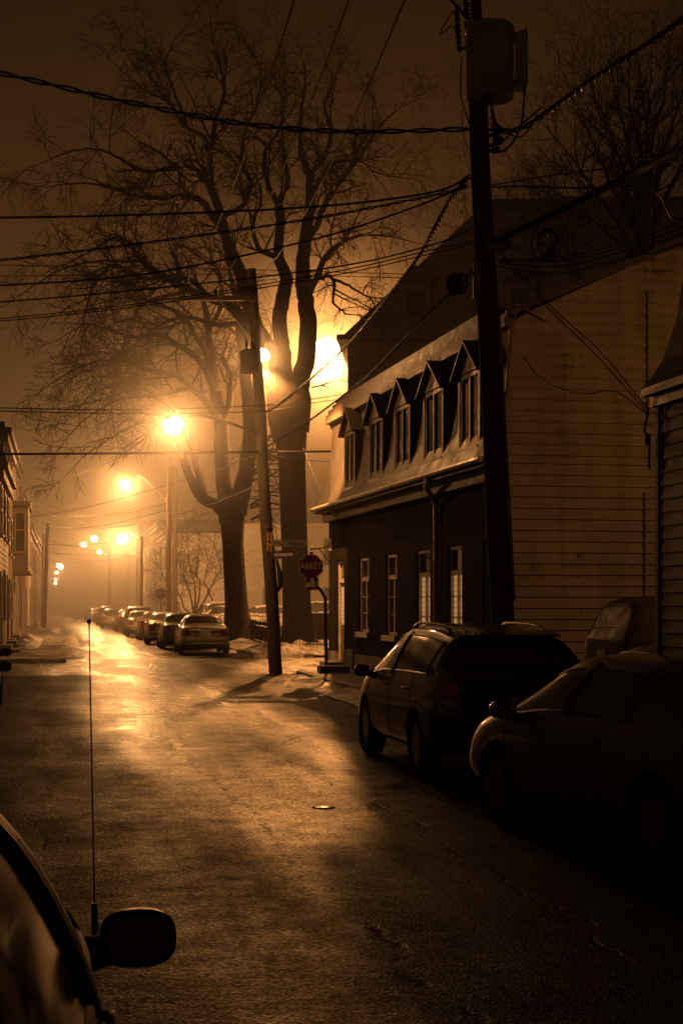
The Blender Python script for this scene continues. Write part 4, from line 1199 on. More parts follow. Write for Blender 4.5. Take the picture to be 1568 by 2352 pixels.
# transformer pole, right
zA = 23.6
A_base = at(1166, HZ, zA); A_base.z = 0
A_top = at(1077, -190, zA)
pA = line_pole('utility_pole', 'thick dark wooden pole with a transformer drum, leaning before the brick house', A_top, A_base, .175, .125)
def poleA(y):                       # point on the axis at a picture height
    h = CH + (HZ - y) / F * zA
    return A_base.lerp(A_top, h / A_top.z)
c0 = poleA(165) + RT * .15 - FW * .40
tr = thing('transformer', 'grey transformer drum hung high on the nearest pole', 'transformer', c0, 0, None, world=True)
mb = MB(); rr = .335; hh = .95
mb.lathe([(rr * .97, -hh / 2 - .0), (rr, -hh / 2 + .02), (rr, hh / 2 - .06), (rr * 1.04, hh / 2 - .05), (rr * 1.04, hh / 2 - .01), (rr * .9, hh / 2 + .05), (.001, hh / 2 + .09)], 36, Matrix.Translation(c0))
mb.build('tank', M['trafo'], tr, True)
mb = MB(); mb.lathe([(rr * .96, -hh / 2 - .002), (rr * .99, -hh / 2 - .03), (rr * .95, -hh / 2 - .03)], 30, Matrix.Translation(c0), True); mb.build('base_ring', M['trafo'], tr, True)
mb = MB()
for k in range(7): mb.box(-.014, .014, -.08, .08, -.36, .36, Matrix.Translation(c0 + RT * (rr + .10) + FW * (-.18 + .06 * k)) @ Matrix.Rotation(-YAW, 4, 'Z') @ Matrix.Rotation(PI / 2, 4, 'Z'))
for z in (-.3, .3): mb.box(-.02, .12, -.2, .2, z - .02, z + .02, Matrix.Translation(c0 + RT * rr + V((0, 0, 0))) @ Matrix.Rotation(-YAW, 4, 'Z'))
mb.build('cooling_fins', M['trafo'], tr)
def bush(p, h, r, nm, par, tilt=0):
    mb = MB(); pr = [(.02, 0)]; n = 7
    for k in range(n):
        z = h * (k + .3) / n; pr += [(r * .55, z), (r, z + h / n * .35), (r * .55, z + h / n * .6)]
    pr += [(.02, h), (.012, h + .08)]
    mb.lathe(pr, 14, Matrix.Translation(p) @ Matrix.Rotation(tilt, 4, 'Y')); return mb.build(nm, M['porc'], par, True)
bush(c0 + V((-.22, -.02, hh / 2 + .04)), .36, .055, 'bushing', tr, -.12)
pl_ = c0 - RT * .42 + V((0, 0, .15)); bush(pl_, .56, .05, 'surge_arrester', tr, -.08)
mb = MB(); mb.tube([pl_ + V((0, 0, .05)), c0 - RT * .3 + V((0, 0, .2))], .025, 6); mb.tube([c0 + RT * .3 + V((0, 0, .37)), c0 + RT * .44 + V((0, 0, .42)), c0 + RT * .50 + V((0, 0, .47)), c0 + RT * .5 + V((0, 0, .28))], .03, 6)
mb.tube([c0 - RT * .1 + V((0, 0, .2)) + FW * .28, poleA(165) + V((0, 0, .2))], .05, 6); mb.tube([c0 + FW * .25 - V((0, 0, .25)), poleA(165) - V((0, 0, .25))], .05, 6)
mb.build('hanger_bracket', M['steel'], tr)
# crossarm and brace above the frame, splice box, strain hardware
mb = MB()
arm_c = poleA(-150); mb.box(-2.3, .6, -.06, .06, -.06, .06, Matrix.Translation(arm_c - FW * .18) @ Matrix.Rotation(-YAW, 4, 'Z')); mb.build('crossarm', M['pole'], pA)
mb = MB(); mb.tube([arm_c - RT * 1.15 - FW * .2, poleA(65) - FW * .14 - RT * .05], .03, 6); mb.build('arm_brace', M['steel'], pA)
mb = MB(); q = poleA(650) - FW * .17 - RT * .16; mb.box(-.05, .05, -.05, .05, -.25, .25, Matrix.Translation(q) @ Matrix.Rotation(-YAW, 4, 'Z')); mb.build('junction_box', M['trafo'], pA)
def coil(c, r, n, th, seed):
    mb = MB(); rr = random.Random(seed)
    for k in range(n):
        ax = V((rr.uniform(-.3, .3), rr.uniform(-.3, .3), 0)); r2 = r * rr.uniform(.7, 1.1)
        mb.tube([c + ax * .25 + RT * (math.cos(a) * r2 * .6) + V((0, 0, math.sin(a) * r2)) + FW * (.05 * math.sin(a + k)) for a in [2 * PI * j / 20 for j in range(21)]], th, 5)
    return mb
coil(poleA(655) - RT * .42 - FW * .1, .14, 7, .02, 3).build('cable_coil', M['wire'], pA, True)
coil(at(1252, 560, zA - .4), .22, 6, .012, 5).build('cable_coil', M['wire'], pA, True)
mb = MB(); p0 = poleA(575); mb.tube([p0 - FW * .15, p0 + RT * .22 - FW * .18 + V((0, 0, .02)), p0 + RT * .36 - FW * .2 + V((0, 0, .09))], [.07, .085, .06], 10); mb.build('splice_case', M['trafo'], pA, True)
# wire loops around the drum
def loop(pts, r, nm, par):
    mb = MB(); mb.tube(spline([at(x, y, zA - d) for x, y, d in pts], 6), r, 6, False); return mb.build(nm, M['wire'], par, True)
loop([(1060, 130, .5), (1058, 220, .5), (1085, 310, .55), (1079, 335, .3)], .010, 'jumper_cable', pA)
loop([(1060, 250, .3), (1062, 300, .3), (1072, 335, .3), (1080, 345, .2)], .007, 'jumper_cable', pA)
loop([(1105, 110, .65), (1120, 200, .66), (1137, 280, .6), (1150, 300, .5), (1135, 320, .4), (1130, 345, .3)], .017, 'jumper_cable', pA)
loop([(1193, 105, .45), (1207, 150, .45), (1203, 220, .45), (1195, 290, .45), (1165, 340, .4), (1130, 352, .3)], .017, 'jumper_cable', pA)
loop([(1128, 285, .3), (1140, 330, .4), (1180, 300, .4), (1215, 270, .4), (1245, 245, .4)], .014, 'jumper_cable', pA)
loop([(1125, 270, .3), (1160, 300, .4), (1195, 315, .4), (1225, 280, .4), (1250, 255, .4)], .012, 'jumper_cable', pA)
loop([(1128, 250, .3), (1135, 290, .4), (1140, 320, .4), (1140, 350, .4)], .02, 'jumper_cable', pA)
loop([(1060, 10, .2), (1030, 40, .3), (1010, 78, .4), (1038, 60, .4), (1050, 85, .4)], .009, 'jumper_cable', pA)
loop([(1135, 545, .2), (1085, 600, .3), (1088, 640, .3), (1095, 700, .2)], .008, 'jumper_cable', pA)
loop([(1165, 560, .4), (1200, 640, .4), (1270, 560, .4), (1300, 520, .4), (1305, 470, .4)], .012, 'jumper_cable', pA)
loop([(1195, 545, .4), (1215, 600, .4), (1240, 560, .4), (1262, 580, .4), (1282, 540, .4)], .010, 'jumper_cable', pA)
mb = MB()
for z in (318, 340, 352): mb.tube([poleA(z), poleA(z) + RT * .24 - FW * .25], .028, 7)
mb.lathe([(.02, 0), (.06, .03), (.06, .09), (.02, .12)], 10, Matrix.Translation(poleA(345) + RT * .25 - FW * .28)); mb.build('rack_insulator', M['porc'], pA, True)
mb = MB(); mb.tube([poleA(1380) + V((.15, -.12, 0)), poleA(700) + V((.13, -.1, 0))], .02, 6); mb.build('cable_guard', M['steel'], pA)

# corner pole with the lamp arm
zB = 42.0
B_base = at(635, HZ, zB); B_base.z = 0
B_top = at(577, 600, zB)
pB = line_pole('utility_pole', 'leaning wooden pole at the crossing carrying a lamp arm and street signs', B_top, B_base, .175, .12)
def poleB(y):
    h = CH + (HZ - y) / F * zB
    return B_base.lerp(B_top, h / B_top.z)
ca = poleB(688)
mb = MB(); mb.box(-1.85, .08, -.05, .05, -.06, .06, Matrix.Translation(ca - FW * .17) @ Matrix.Rotation(-YAW, 4, 'Z')); mb.build('crossarm', M['pole'], pB)
mb = MB(); mb.tube([ca - RT * .9 - FW * .15, poleB(790) - FW * .12], .025, 5); mb.build('arm_brace', M['steel'], pB)
ins = []
for k, d in enumerate((-1.75, -.95, -.05)):
    q = ca + RT * d - FW * .17 + V((0, 0, .06)); ins.append(q + V((0, 0, .17)))
    mb = MB(); mb.lathe([(.02, 0), (.05, .05), (.03, .08), (.06, .1), (.035, .15), (.02, .18)], 10, Matrix.Translation(q)); mb.build('insulator', M['porc'], pB, True)
tcn = poleB(832) - RT * .16 - FW * .24
tB = thing('transformer', 'small transformer drum on the corner pole just under the star-like lamp', 'transformer', tcn, 0, None, world=True)
mb = MB(); mb.lathe([(.24, -.30), (.26, -.28), (.26, .22), (.27, .23), (.2, .28), (.001, .31)], 26, Matrix.Translation(tcn)); mb.build('tank', M['trim_d'], tB, True)
mb = MB(); mb.tube([tcn + FW * .2, poleB(832)], .05, 6); mb.build('hanger_bracket', M['steel'], tB)
bush(tcn + V((-.1, 0, .28)), .2, .045, 'bushing', tB)
# bands and yellow tag
mb = MB()
for y in (1212, 1232, 1248): 
    q = poleB(y); mb.lathe([(.168, -.012), (.168, .012)], 16, Matrix.Translation(q))
mb.build('steel_band', M['steel'], pB)
mb = MB(); q = poleB(1245) - FW * .172; mb.box(-.07, .07, -.006, .006, -.24, .24, Matrix.Translation(q + RT * .03) @ Matrix.Rotation(-YAW, 4, 'Z')); tg_ = mb.build('pole_tag', M['sign_yellow'], pB)
for k, ch in enumerate('243'):
    tm = text_mesh(ch, .17, .002); tb = MB(); tb.add_mesh(tm, Matrix.Translation(q + RT * .03 - FW * .01 + V((0, 0, .155 - .155 * k))) @ Matrix.Rotation(-YAW, 4, 'Z') @ Matrix.Rotation(PI / 2, 4, 'X')); tb.build('lettering', M['sign_black'], tg_)
mb = MB(); mb.tube([poleB(1300) + RT * .17 + V((0, 0, .2)), poleB(1320) + RT * .24, poleB(1345) + RT * .24, poleB(1360) + RT * .16], [.02, .07, .07, .02], 8); mb.build('pole_guard', M['trimblack'], pB, True)

# ------------------------------------------------------------------ street lamps
def point_light(nm, p, e, rad, parent, off, spot=None, aim=None, blend=.6):
    ld = bpy.data.lights.new(nm, 'SPOT' if spot else 'POINT'); ld.energy = e; ld.color = SOD; ld.shadow_soft_size = rad
    lo = bpy.data.objects.new(nm, ld); col.objects.link(lo); lo.location = p - off
    if spot:
        ld.spot_size = math.radians(spot); ld.spot_blend = blend
        lo.rotation_euler = V(aim or (0, 0, -1)).to_track_quat('-Z', 'Y').to_euler()
    if parent: lo.parent = parent
    return lo

def street_lamp(label, lens, arm_from, e, rad=.12, group='street lamps', spot=None, aim=None, curve=.25, far=False, size=1.0, up=.15, globe=0.0):
    lens = V(lens); arm_from = V(arm_from)
    root = thing('street_lamp', label, 'street lamp', arm_from, 0, group, world=True)
    d = (arm_from - lens); d.z = 0; L = d.length; d.normalize()
    pts = [arm_from, arm_from + (lens - arm_from) * .35 + V((0, 0, curve * .9)), lens + d * .75 * size + V((0, 0, curve * .75 + .1)), lens + d * .3 * size + V((0, 0, .16))]
    mb = MB(); mb.tube(spline(pts, 6), .035, 8); mb.build('lamp_arm', M['steel'], root, True)
    yaw = math.atan2(-d.y, -d.x)
    mx = Matrix.Translation(lens + V((0, 0, .10 + .4 * globe))) @ Matrix.Rotation(yaw, 4, 'Z') @ Matrix.Diagonal((1.1 * size, .6 * size, .55 * size, 1))
    mb = MB(); mb.lathe([(.02, .16), (.12, .14), (.2, .07), (.22, 0), (.2, -.02), (.001, -.02)], 20, mx); mb.build('lamp_head', M['lens_off'], root, True)
    gr = globe or .24 * size
    mx2 = Matrix.Translation(lens + V((0, 0, .07 - gr * .3)))
    mb = MB(); mb.lathe([(max(.001, gr * math.sin(PI * k / 12)), gr * math.cos(PI * k / 12) * (.98 if k > 6 else .8)) for k in range(13)], 20, mx2)
    mb.build('lens', emis('glowing lens %.2f %.0f' % (gr, e), (1.0, .435, .13), max(25.0, (e if not spot else 520.0) / (PI * 4 * PI * gr * gr * .8))), root, True)
    if spot: point_light('lamp_light', lens + V((0, 0, -gr * 1.5 - rad - .03)), e, rad, root, arm_from, spot, aim)
    return root
L1 = at(398, 975, zB - 1.8)
l1 = street_lamp('glowing street lamp on the long arm of the leaning corner pole', L1, poleB(1003), E1_SPILL, .1)
# the star-like lamp seen beside the corner pole
sp = at(604, 818, zB + .45)
street_lamp('small star-bright lamp on the corner pole above its transformer drum', sp, poleB(845), E_STAR, .06, size=.62, curve=.1, globe=.16, spot=72, aim=(.6, .75, -.9))
# flood lamp on the corner of the big building
fl = at(751, 802, 75.0)
flr = thing('flood_lamp', 'blinding flood lamp beside the big dark building', 'flood lamp', fl, 0, None, world=True)
mb = MB(); bk = at(796, 800, 75.0); mb.tube([bk, bk.lerp(fl, .5) + V((0, .3, .12)), fl + V((0, .28, .04))], .04, 8); mb.build('bracket', M['steel'], flr, True)
mb = MB(); mx = Matrix.Translation(fl) @ Matrix.Rotation(PI / 2, 4, 'X') @ Matrix.Rotation(-.15, 4, 'X')
mb.lathe([(.10, -.44), (.3, -.38), (.56, -.02), (.60, .03), (.57, .03), (.5, -.03)], 26, mx); mb.build('reflector_housing', M['lens_off'], flr, True)
mb = MB(); mb.lathe([(.56, .0), (.52, .07), (.32, .14), (.001, .17)], 26, mx); mb.build('lens', M['lit'], flr, True)
point_light('lamp_light', fl + V((-.05, -.30, -.80)), E_FLOOD, .16, flr, fl)

# assumed lamp at the neighbour's yard end, added outside the frame for gable light
yl = nb + V((5.4, .55, 6.4))
yr = thing('assumed_wall_lamp', 'small bulkhead lamp over the yard on the end wall of the dark clapboard house', 'assumed wall lamp', yl, 0, None, world=True)
mb = MB(); mb.tube([yl + V((0, -.2, .1)), yl + V((0, -.02, .12)), yl + V((0, .0, .06))], .03, 6); mb.build('bracket', M['steel'], yr)
mb = MB(); mb.lathe([(.14, -.02), (.12, .04), (.04, .09), (.001, .1)], 16, Matrix.Translation(yl)); mb.build('shade', M['lens_off'], yr, True)
point_light('lamp_light', yl + V((0, .08, -.1)), E_YARD_ASSUMED, .06, yr, yl, 100, (-.25, .75, -.35))  # added light of the assumed lamp, aimed at the cream gable
# added scattering balls around the nearer lamps, standing in for lens bloom
def mist(p, r, dens, label):
    mb = MB(); mb.lathe([(max(.001, r * math.sin(PI * k / 16)), -r * math.cos(PI * k / 16)) for k in range(17)], 24, Matrix.Translation(p))
    fm = bpy.data.materials.new('lamp bloom halo'); fm.use_nodes = True; ft = fm.node_tree; ft.nodes.clear()
    o_ = ft.nodes.new('ShaderNodeOutputMaterial'); v = ft.nodes.new('ShaderNodeVolumeScatter')
    v.inputs['Color'].default_value = (.98, .95, .9, 1); v.inputs['Anisotropy'].default_value = .2
    tc = ft.nodes.new('ShaderNodeTexCoord'); ln = ft.nodes.new('ShaderNodeVectorMath'); ln.operation = 'LENGTH'; ft.links.new(tc.outputs['Object'], ln.inputs[0])
    mr = ft.nodes.new('ShaderNodeMapRange'); mr.inputs['From Min'].default_value = r; mr.inputs['From Max'].default_value = 0; ft.links.new(ln.outputs['Value'], mr.inputs['Value'])
    pw = ft.nodes.new('ShaderNodeMath'); pw.operation = 'POWER'; pw.inputs[1].default_value = 2.0; ft.links.new(mr.outputs[0], pw.inputs[0])
    ml = ft.nodes.new('ShaderNodeMath'); ml.operation = 'MULTIPLY'; ml.inputs[1].default_value = dens; ft.links.new(pw.outputs[0], ml.inputs[0])
    ft.links.new(ml.outputs[0], v.inputs['Density']); ft.links.new(v.outputs[0], o_.inputs['Volume'])
    o = mb.build('mist', fm, None, True, p); o['kind'] = 'stuff'; o['label'] = label
mist(sp, 2.0, .08, 'small haze of lit mist about the star-like lamp')
mist(fl + V((0, -.4, 0)), 9, .04, 'broad haze of lit mist about the flood lamp')
mist(L1, 4.0, .18, 'round haze of lit mist about the lamp on the corner pole')
mist(at(287, 1113, 84), 4.5, .028, 'haze of lit mist about the lamp of the twin poles')
mist(at(281, 1236, 110), 6.5, .034, 'haze of lit mist about the brightest foggy lamp')
# receding poles and lamps on the right side
def pole_px(label, px, ytop, z, r=.15, lean=0.0, group='poles receding along the street'):
    b = at(px, HZ, z); b.z = 0
    t = at(px + lean, ytop, z)
    return line_pole('utility_pole', label, t, b, r, r * .75, group)
pC = pole_px('left one of the two poles behind the parked row', 388, 1040, 84, .155)
pD = pole_px('right one of the two poles behind the parked row', 402, 1062, 90, .15)
pE = pole_px('foggy pole with sagging cable loops before the right terrace', 318, 1165, 118, .15)
pF = pole_px('thin foggy pole left of the one with cable loops', 252, 1240, 165, .15)
pG = pole_px('leaning pole at the left kerb in the fog', 102, 1195, 106, .15, 8)
pH = pole_px('shorter pole just left of the leaning kerb pole', 98, 1222, 112, .13, 3)
pI = pole_px('pole with wire rack behind the second foggy lamp', 326, 1225, 108, .13)
mb = MB(); 
for k in range(3): mb.tube([at(318 + (k * 14), 1205 + 14 * abs(1 - q / 5 * 2) * -1 + 10 * k, 118) if False else at(320 + q * 5, 1208 + 10 * k + 22 * math.sin(PI * q / 10), 118) for q in range(11)], .02, 4, False)
mb.build('cable_loop', M['wire'], pE)
def arm_lamp(label, px, py, z, fx, fy, fz, e, far=True, size=1.0, curve=.2, pr=8):
    street_lamp(label, at(px, py, z), at(fx, fy, fz), e, .12, far=far, size=size, curve=curve, globe=pr * z / F)
arm_lamp('hanging lamp on the curved arm of the twin poles', 287, 1113, 84, 381, 1150, 84, E2, curve=.5, pr=10)
arm_lamp('brightest lamp of the foggy cluster, low on the right', 281, 1236, 110, 322, 1236, 109, E3, size=1.2, pr=12)
arm_lamp('foggy lamp left of the brightest one, upper of the small pair', 217, 1237, 150, 250, 1250, 163, E4, pr=7)
arm_lamp('small foggy lamp left of the upper pair', 193, 1251, 172, 212, 1262, 172, E4 * .7, pr=4.5)
arm_lamp('small foggy lamp hanging lower right in the cluster', 229, 1268, 190, 250, 1275, 166, E4 * .5, pr=4)
arm_lamp('orange lamp over the far left end of the road', 139, 1300, 230, 120, 1305, 230, E5, size=1.3, pr=6)
arm_lamp('dim lamp right below the far orange one', 131, 1315, 285, 118, 1318, 285, E5 * .5, size=1.0, pr=2.6)
arm_lamp('second dim lamp below the far orange one', 129, 1331, 340, 118, 1333, 340, E5 * .4, size=1.0, pr=2.2)
arm_lamp('lowest and farthest lamp at the road end', 128, 1340, 385, 118, 1342, 385, E5 * .4, size=1.0, pr=2.2)
# ------------------------------------------------------------------ signs
def faced(p, yaw=-YAW): return Matrix.Translation(p) @ Matrix.Rotation(yaw, 4, 'Z') @ Matrix.Rotation(PI / 2, 4, 'X')
zS = 41.5
sb_ = at(750, HZ, zS); sb_.z = 0.05
ss = thing('stop_sign', 'octagonal ARRÊT stop sign on a bent post at the crossing', 'stop sign', sb_, 0, None, world=True)
mb = MB(); mb.tube([at(749, 1532, zS), at(747, 1375, zS), at(737, 1356, zS), at(717, 1338, zS), at(715, 1268, zS)], .042, 8); mb.build('post', M['iron'], ss)
cS = at(714, 1301, zS - .07)
def octa(r, z): return [V((r * math.cos(PI / 8 + PI / 4 * k), r * math.sin(PI / 8 + PI / 4 * k), z)) for k in range(8)]
mx = faced(cS, -YAW + .06)
mb = MB(); mb.prism([mx @ p for p in octa(.325, -.004)], mx.to_3x3() @ V((0, 0, .008))); bd = mb.build('sign_border', M['sign_white'], ss)
mb = MB(); mb.prism([mx @ p for p in octa(.31, .005)], mx.to_3x3() @ V((0, 0, .003))); sf = mb.build('sign_face', M['sign_red'], ss)
tm = text_mesh('ARRÊT', .19, .002); tb = MB(); tb.add_mesh(tm, mx @ Matrix.Translation((0, 0.0, .011)) @ Matrix.Diagonal((.96, 1.18, 1, 1))); tb.build('lettering', M['sign_white'], sf)
c2 = at(717, 1341, zS - .07); mx = faced(c2, -YAW + .06) @ Matrix.Rotation(math.radians(4), 4, 'Z') @ Matrix.Scale(.88, 4)
def rrect(w_, h_, r, z):
    return [V((sx * (w_ / 2 - r) + r * math.cos(a), sy * (h_ / 2 - r) + r * math.sin(a), z)) for sx, sy, a0 in ((1, 1, 0), (-1, 1, PI / 2), (-1, -1, PI), (1, -1, 1.5 * PI)) for a in [a0 + PI / 2 * k / 4 for k in range(5)]]
mb = MB(); mb.prism([mx @ p for p in rrect(.37, .37, .05, -.004)], mx.to_3x3() @ V((0, 0, .008))); pb_ = mb.build('direction_plate', M['sign_white'], ss)
mb = MB()
for x0, x1, y0, y1 in ((-.17, -.055, .045, .17), (.055, .17, .055, .17), (-.17, -.04, -.17, -.075), (.055, .17, -.17, -.075)):
    mb.prism([mx @ V(q) for q in ((x0, y0, .0045), (x1, y0, .0045), (x1, y1, .0045), (x0, y1, .0045))], mx.to_3x3() @ V((0, 0, .002)))
for cx_, cy_ in ((.105, -.01), (.0, -.125)): mb.prism([mx @ V((cx_ + .04 * math.cos(2 * PI * k / 8 + PI / 8), cy_ + .04 * math.sin(2 * PI * k / 8 + PI / 8), .0045)) for k in range(8)], mx.to_3x3() @ V((0, 0, .002)))
mb.build('plate_marks', M['sign_red'], pb_)
cb = at(752, HZ, 40.4); cb.z = 0
mb = MB(); mb.box(-.22, .50, -.3, .3, -.02, .27, Matrix.Translation(cb) @ Matrix.Rotation(-.02, 4, 'Z')); solo('concrete_block', mb, M['conc'], 'low dark concrete block at the foot of the stop sign', 'block')

pst = poleB(1248) - FW * .17
c3 = at(665, 1248, zB - .2); mx = faced(c3)
sg = thing('street_name_sign', 'tan street name plate reading rue Bayard on the corner pole', 'street sign', c3, 0, None, world=True)
mb = MB(); mb.prism([mx @ p for p in rrect(.88, .17, .015, -.004)], mx.to_3x3() @ V((0, 0, .008))); pl2 = mb.build('plate', M['sign_tan'], sg)
tb = MB(); tb.add_mesh(text_mesh('Bayard', .165, .002), mx @ Matrix.Translation((.17, -.005, .006))); tb.add_mesh(text_mesh('rue', .075, .002), mx @ Matrix.Translation((-.19, -.035, .006))); tb.build('lettering', M['sign_black'], pl2)
mb = MB(); mb.tube([c3 - RT * .42 + FW * .01, poleB(1248)], .015, 5); mb.build('bracket', M['steel'], sg)
c4 = at(650, 1274, zB - .22); mx = faced(c4, -YAW) @ Matrix.Rotation(math.radians(1.5), 4, 'Z')
ow = thing('one_way_sign', 'black one-way plate with a white arrow pointing left below the street name', 'one-way sign', c4, 0, None, world=True)
mb = MB(); mb.prism([mx @ p for p in rrect(.60, .21, .03, -.004)], mx.to_3x3() @ V((0, 0, .008))); mb.build('plate', M['sign_black'], ow)
mb = MB(); mb.prism([mx @ V(q) for q in ((-.26, 0, .0045), (-.14, -.075, .0045), (-.16, -.042, .0045), (.25, -.042, .0045), (.25, .042, .0045), (-.16, .042, .0045), (-.14, .075, .0045))], mx.to_3x3() @ V((0, 0, .002))); mb.build('arrow', M['sign_white'], ow)
mb = MB(); pts = rrect(.58, .19, .025, .0045)
for k in range(len(pts)): mb.tube([mx @ pts[k], mx @ pts[(k + 1) % len(pts)]], .003, 4, False)
mb.build('border', M['sign_white'], ow); 
mb = MB(); mb.tube([c4 + FW * .005 - RT * .1, poleB(1274)], .015, 5); mb.build('bracket', M['steel'], ow)
# distant sign
zz = 100; b_ = at(370, HZ, zz); b_.z = 0
ds = thing('stop_sign', 'faint foggy stop sign far down by the twin poles', 'stop sign', b_ + RT * .02, 0, None, world=True)
mb = MB(); mb.tube([b_, b_ + V((0, 0, 2.7))], .035, 6); mb.build('post', M['iron'], ds)
mx = faced(b_ + V((0, 0, 2.45)) - FW * .06); mb = MB(); mb.prism([mx @ p for p in octa(.36, 0)], mx.to_3x3() @ V((0, 0, .006))); sf = mb.build('sign_face', M['sign_red'], ds)
tb = MB(); tb.add_mesh(text_mesh('ARRÊT', .2, .002), mx @ Matrix.Translation((0, 0, .009)) @ Matrix.Diagonal((.96, 1.2, 1, 1))); tb.build('lettering', M['sign_white'], sf)

# ------------------------------------------------------------------ iron railing around the park corner
def railing(label, a, b, h=.92, step=.13, every=2.3, base=.12):
    a, b = V(a), V(b); d = b - a; L = d.length; d.normalize()
    root = thing('iron_railing', label, 'railing', a, 0, 'black iron railings of the park', world=True)
    mb = MB(); n = int(L / step)
    for k in range(n + 1):
        p = a + d * (step * k); mb.tube([p + V((0, 0, base)), p + V((0, 0, h - .03)), p + V((0, 0, h + .05))], [.011, .011, .002], 4)
    bars = mb.build('bar', M['iron'], root); bars['kind'] = 'stuff'
    for z in (base + .08, h - .12):
        mb = MB(); mb.tube([a + V((0, 0, z)), b + V((0, 0, z))], .022, 4); mb.build('rail', M['iron'], root)
    m_ = max(1, round(L / every))
    for k in range(m_ + 1):
        p = a + d * (L * k / m_); mb = MB(); mb.box(p.x - .04, p.x + .04, p.y - .04, p.y + .04, 0, h + .06); mb.lathe([(.05, 0), (.05, .03), (.001, .06)], 8, Matrix.Translation(p + V((0, 0, h + .06)))); mb.build('rail_post', M['iron'], root)
    return root
cz = 60.0
corner = at(628, HZ, cz); corner.z = .15
farp = at(562, HZ, 74); farp.z = .15
railing('railing along the cross street, right of the leaning corner pole', corner, at(800, HZ, 59.0) + V((0, 0, .15 - CH)))
railing('railing running away past the smaller elm, left of the leaning corner pole', corner + V((-.12, .1, 0)), farp + V((0, 0, 0)))
bk0 = at(560, HZ, 80); bk0.z = .3; bk1 = at(770, HZ, 78); bk1.z = .3
railing('railing at the back of the lawn in front of the parked lot cars', bk0, bk1, 1.05)
gb = at(760, HZ, 70); gb.z = .3
mb = MB(); mb.box(-.9, .9, -.4, .4, 0, 1.05, Matrix.Translation(gb)); mb.box(-.95, .95, -.45, .45, 1.05, 1.12, Matrix.Translation(gb)); solo('utility_cabinet', mb, M['trim_d'], 'low dark cabinet behind the railing at the right of the lawn', 'cabinet')

# ------------------------------------------------------------------ trees
def rvec(s=1.0): return V((R.gauss(0, s), R.gauss(0, s), R.gauss(0, s)))
class Tree:
    def __init__(s): s.limb, s.twig = MB(), MB()
def grow(T, p, d, L, r, lvl, P):
    n = max(3, int(L / P['seg'][lvl])); pts = [p.copy()]; st = L / n; d = d.normalized()
    for k in range(n):
        d = (d + rvec(P['jit'][lvl]) + V((0, 0, P['trop'][lvl] * (.4 + k / n)))).normalized()
        p = p + d * st; pts.append(p.copy())
    rad = [max(P['rmin'], r * (1 - .75 * k / n)) for k in range(n + 1)]
    (T.limb if r > .028 else T.twig).tube(pts, rad, 6 if r > .06 else (4 if r > .02 else 3), False)
    if lvl >= P['max']: return
    cnt = int(L * P['per'][lvl] + R.random())
    for _ in range(cnt):
        t = R.uniform(.12, 1.0); i = min(n - 1, int(t * n)); q = pts[i].lerp(pts[i + 1], t * n - i)
        dd = (pts[i + 1] - pts[i]).normalized()
        side = rvec(); side = (side - dd * side.dot(dd)).normalized()
        a = math.radians(R.uniform(25, 65))
        grow(T, q, dd * math.cos(a) + side * math.sin(a), P['len'][lvl + 1] * R.uniform(.55, 1.25) * (1 - .35 * t), rad[i] * R.uniform(.5, .75), lvl + 1, P)

def limb(T, z, pts, P, spawn=.25, dz=0.0, rate=None):
    # pts: (column, row, radius) at depth z, drifting dz in depth toward the tip
    n = len(pts); ps = [at(x, y, z + dz * (k / (n - 1)) ** 1.2) for k, (x, y, r) in enumerate(pts)]
    sp_ = spline(ps, 5); rs = splr([r for _, _, r in pts], 5)
    m = len(sp_)
    sp_ = [q + rvec(.018) if 2 < k < m - 1 else q for k, q in enumerate(sp_)]
    T.limb.tube(sp_, rs, 12 if rs[0] > .3 else 8, True)
    Ltot = sum((sp_[k + 1] - sp_[k]).length for k in range(m - 1))
    cnt = int(Ltot * (1 - spawn) * (rate or P['per'][0]))
    for _ in range(cnt):
        t = R.uniform(spawn, 1.0) ** .9; i = min(m - 2, int(t * (m - 1)))
        dd = (sp_[i + 1] - sp_[i]).normalized(); side = rvec(); side = (side - dd * side.dot(dd)).normalized()
        a = math.radians(R.uniform(30, 70))
        grow(T, sp_[i], dd * math.cos(a) + side * math.sin(a) + V((0, 0, .12)), P['len'][1] * R.uniform(.5, 1.25) * (1.1 - .3 * t), min(P.get('r1', .055), rs[i] * .6), 1, P)
    grow(T, sp_[-1], (sp_[-1] - sp_[-3]), P['len'][1] * .8, rs[-1], 1, P)

PE = dict(seg=[.5, .35, .22, .16], jit=[.1, .13, .15, .17], trop=[0, -.005, -.10, -.26], per=[2.5, 3.8, 4.6, 0], len=[0, 2.5, 1.25, .72], max=3, rmin=.0078)
T = Tree(); z = 66
T.limb.tube(spline([at(x, y, z) for x, y in ((686, 1484), (685, 1462), (683, 1420), (680, 1350), (676, 1250), (673, 1150), (670, 1060), (667, 1000), (666, 962))], 4),
            splr([.95, .72, .60, .56, .53, .53, .55, .66, .55], 4), 20)
L_ = lambda pts, dz=0, sp=.3, rate=None: limb(T, z, pts, PE, sp, dz, rate)
L_([(655, 1010, .50), (642, 955, .48), (640, 900, .46), (630, 840, .46), (612, 800, .42), (590, 760, .36), (572, 700, .30), (556, 640, .28), (540, 600, .25), (520, 545, .22), (508, 500, .2), (497, 460, .18)], 0, .55, .5)
L_([(650, 930, .34), (655, 880, .33), (648, 800, .31), (642, 740, .3), (650, 680, .29), (658, 640, .26), (640, 590, .22), (643, 520, .18), (640, 470, .15), (660, 420, .11), (650, 350, .08), (648, 290, .05)], 1.0, .5, .9)
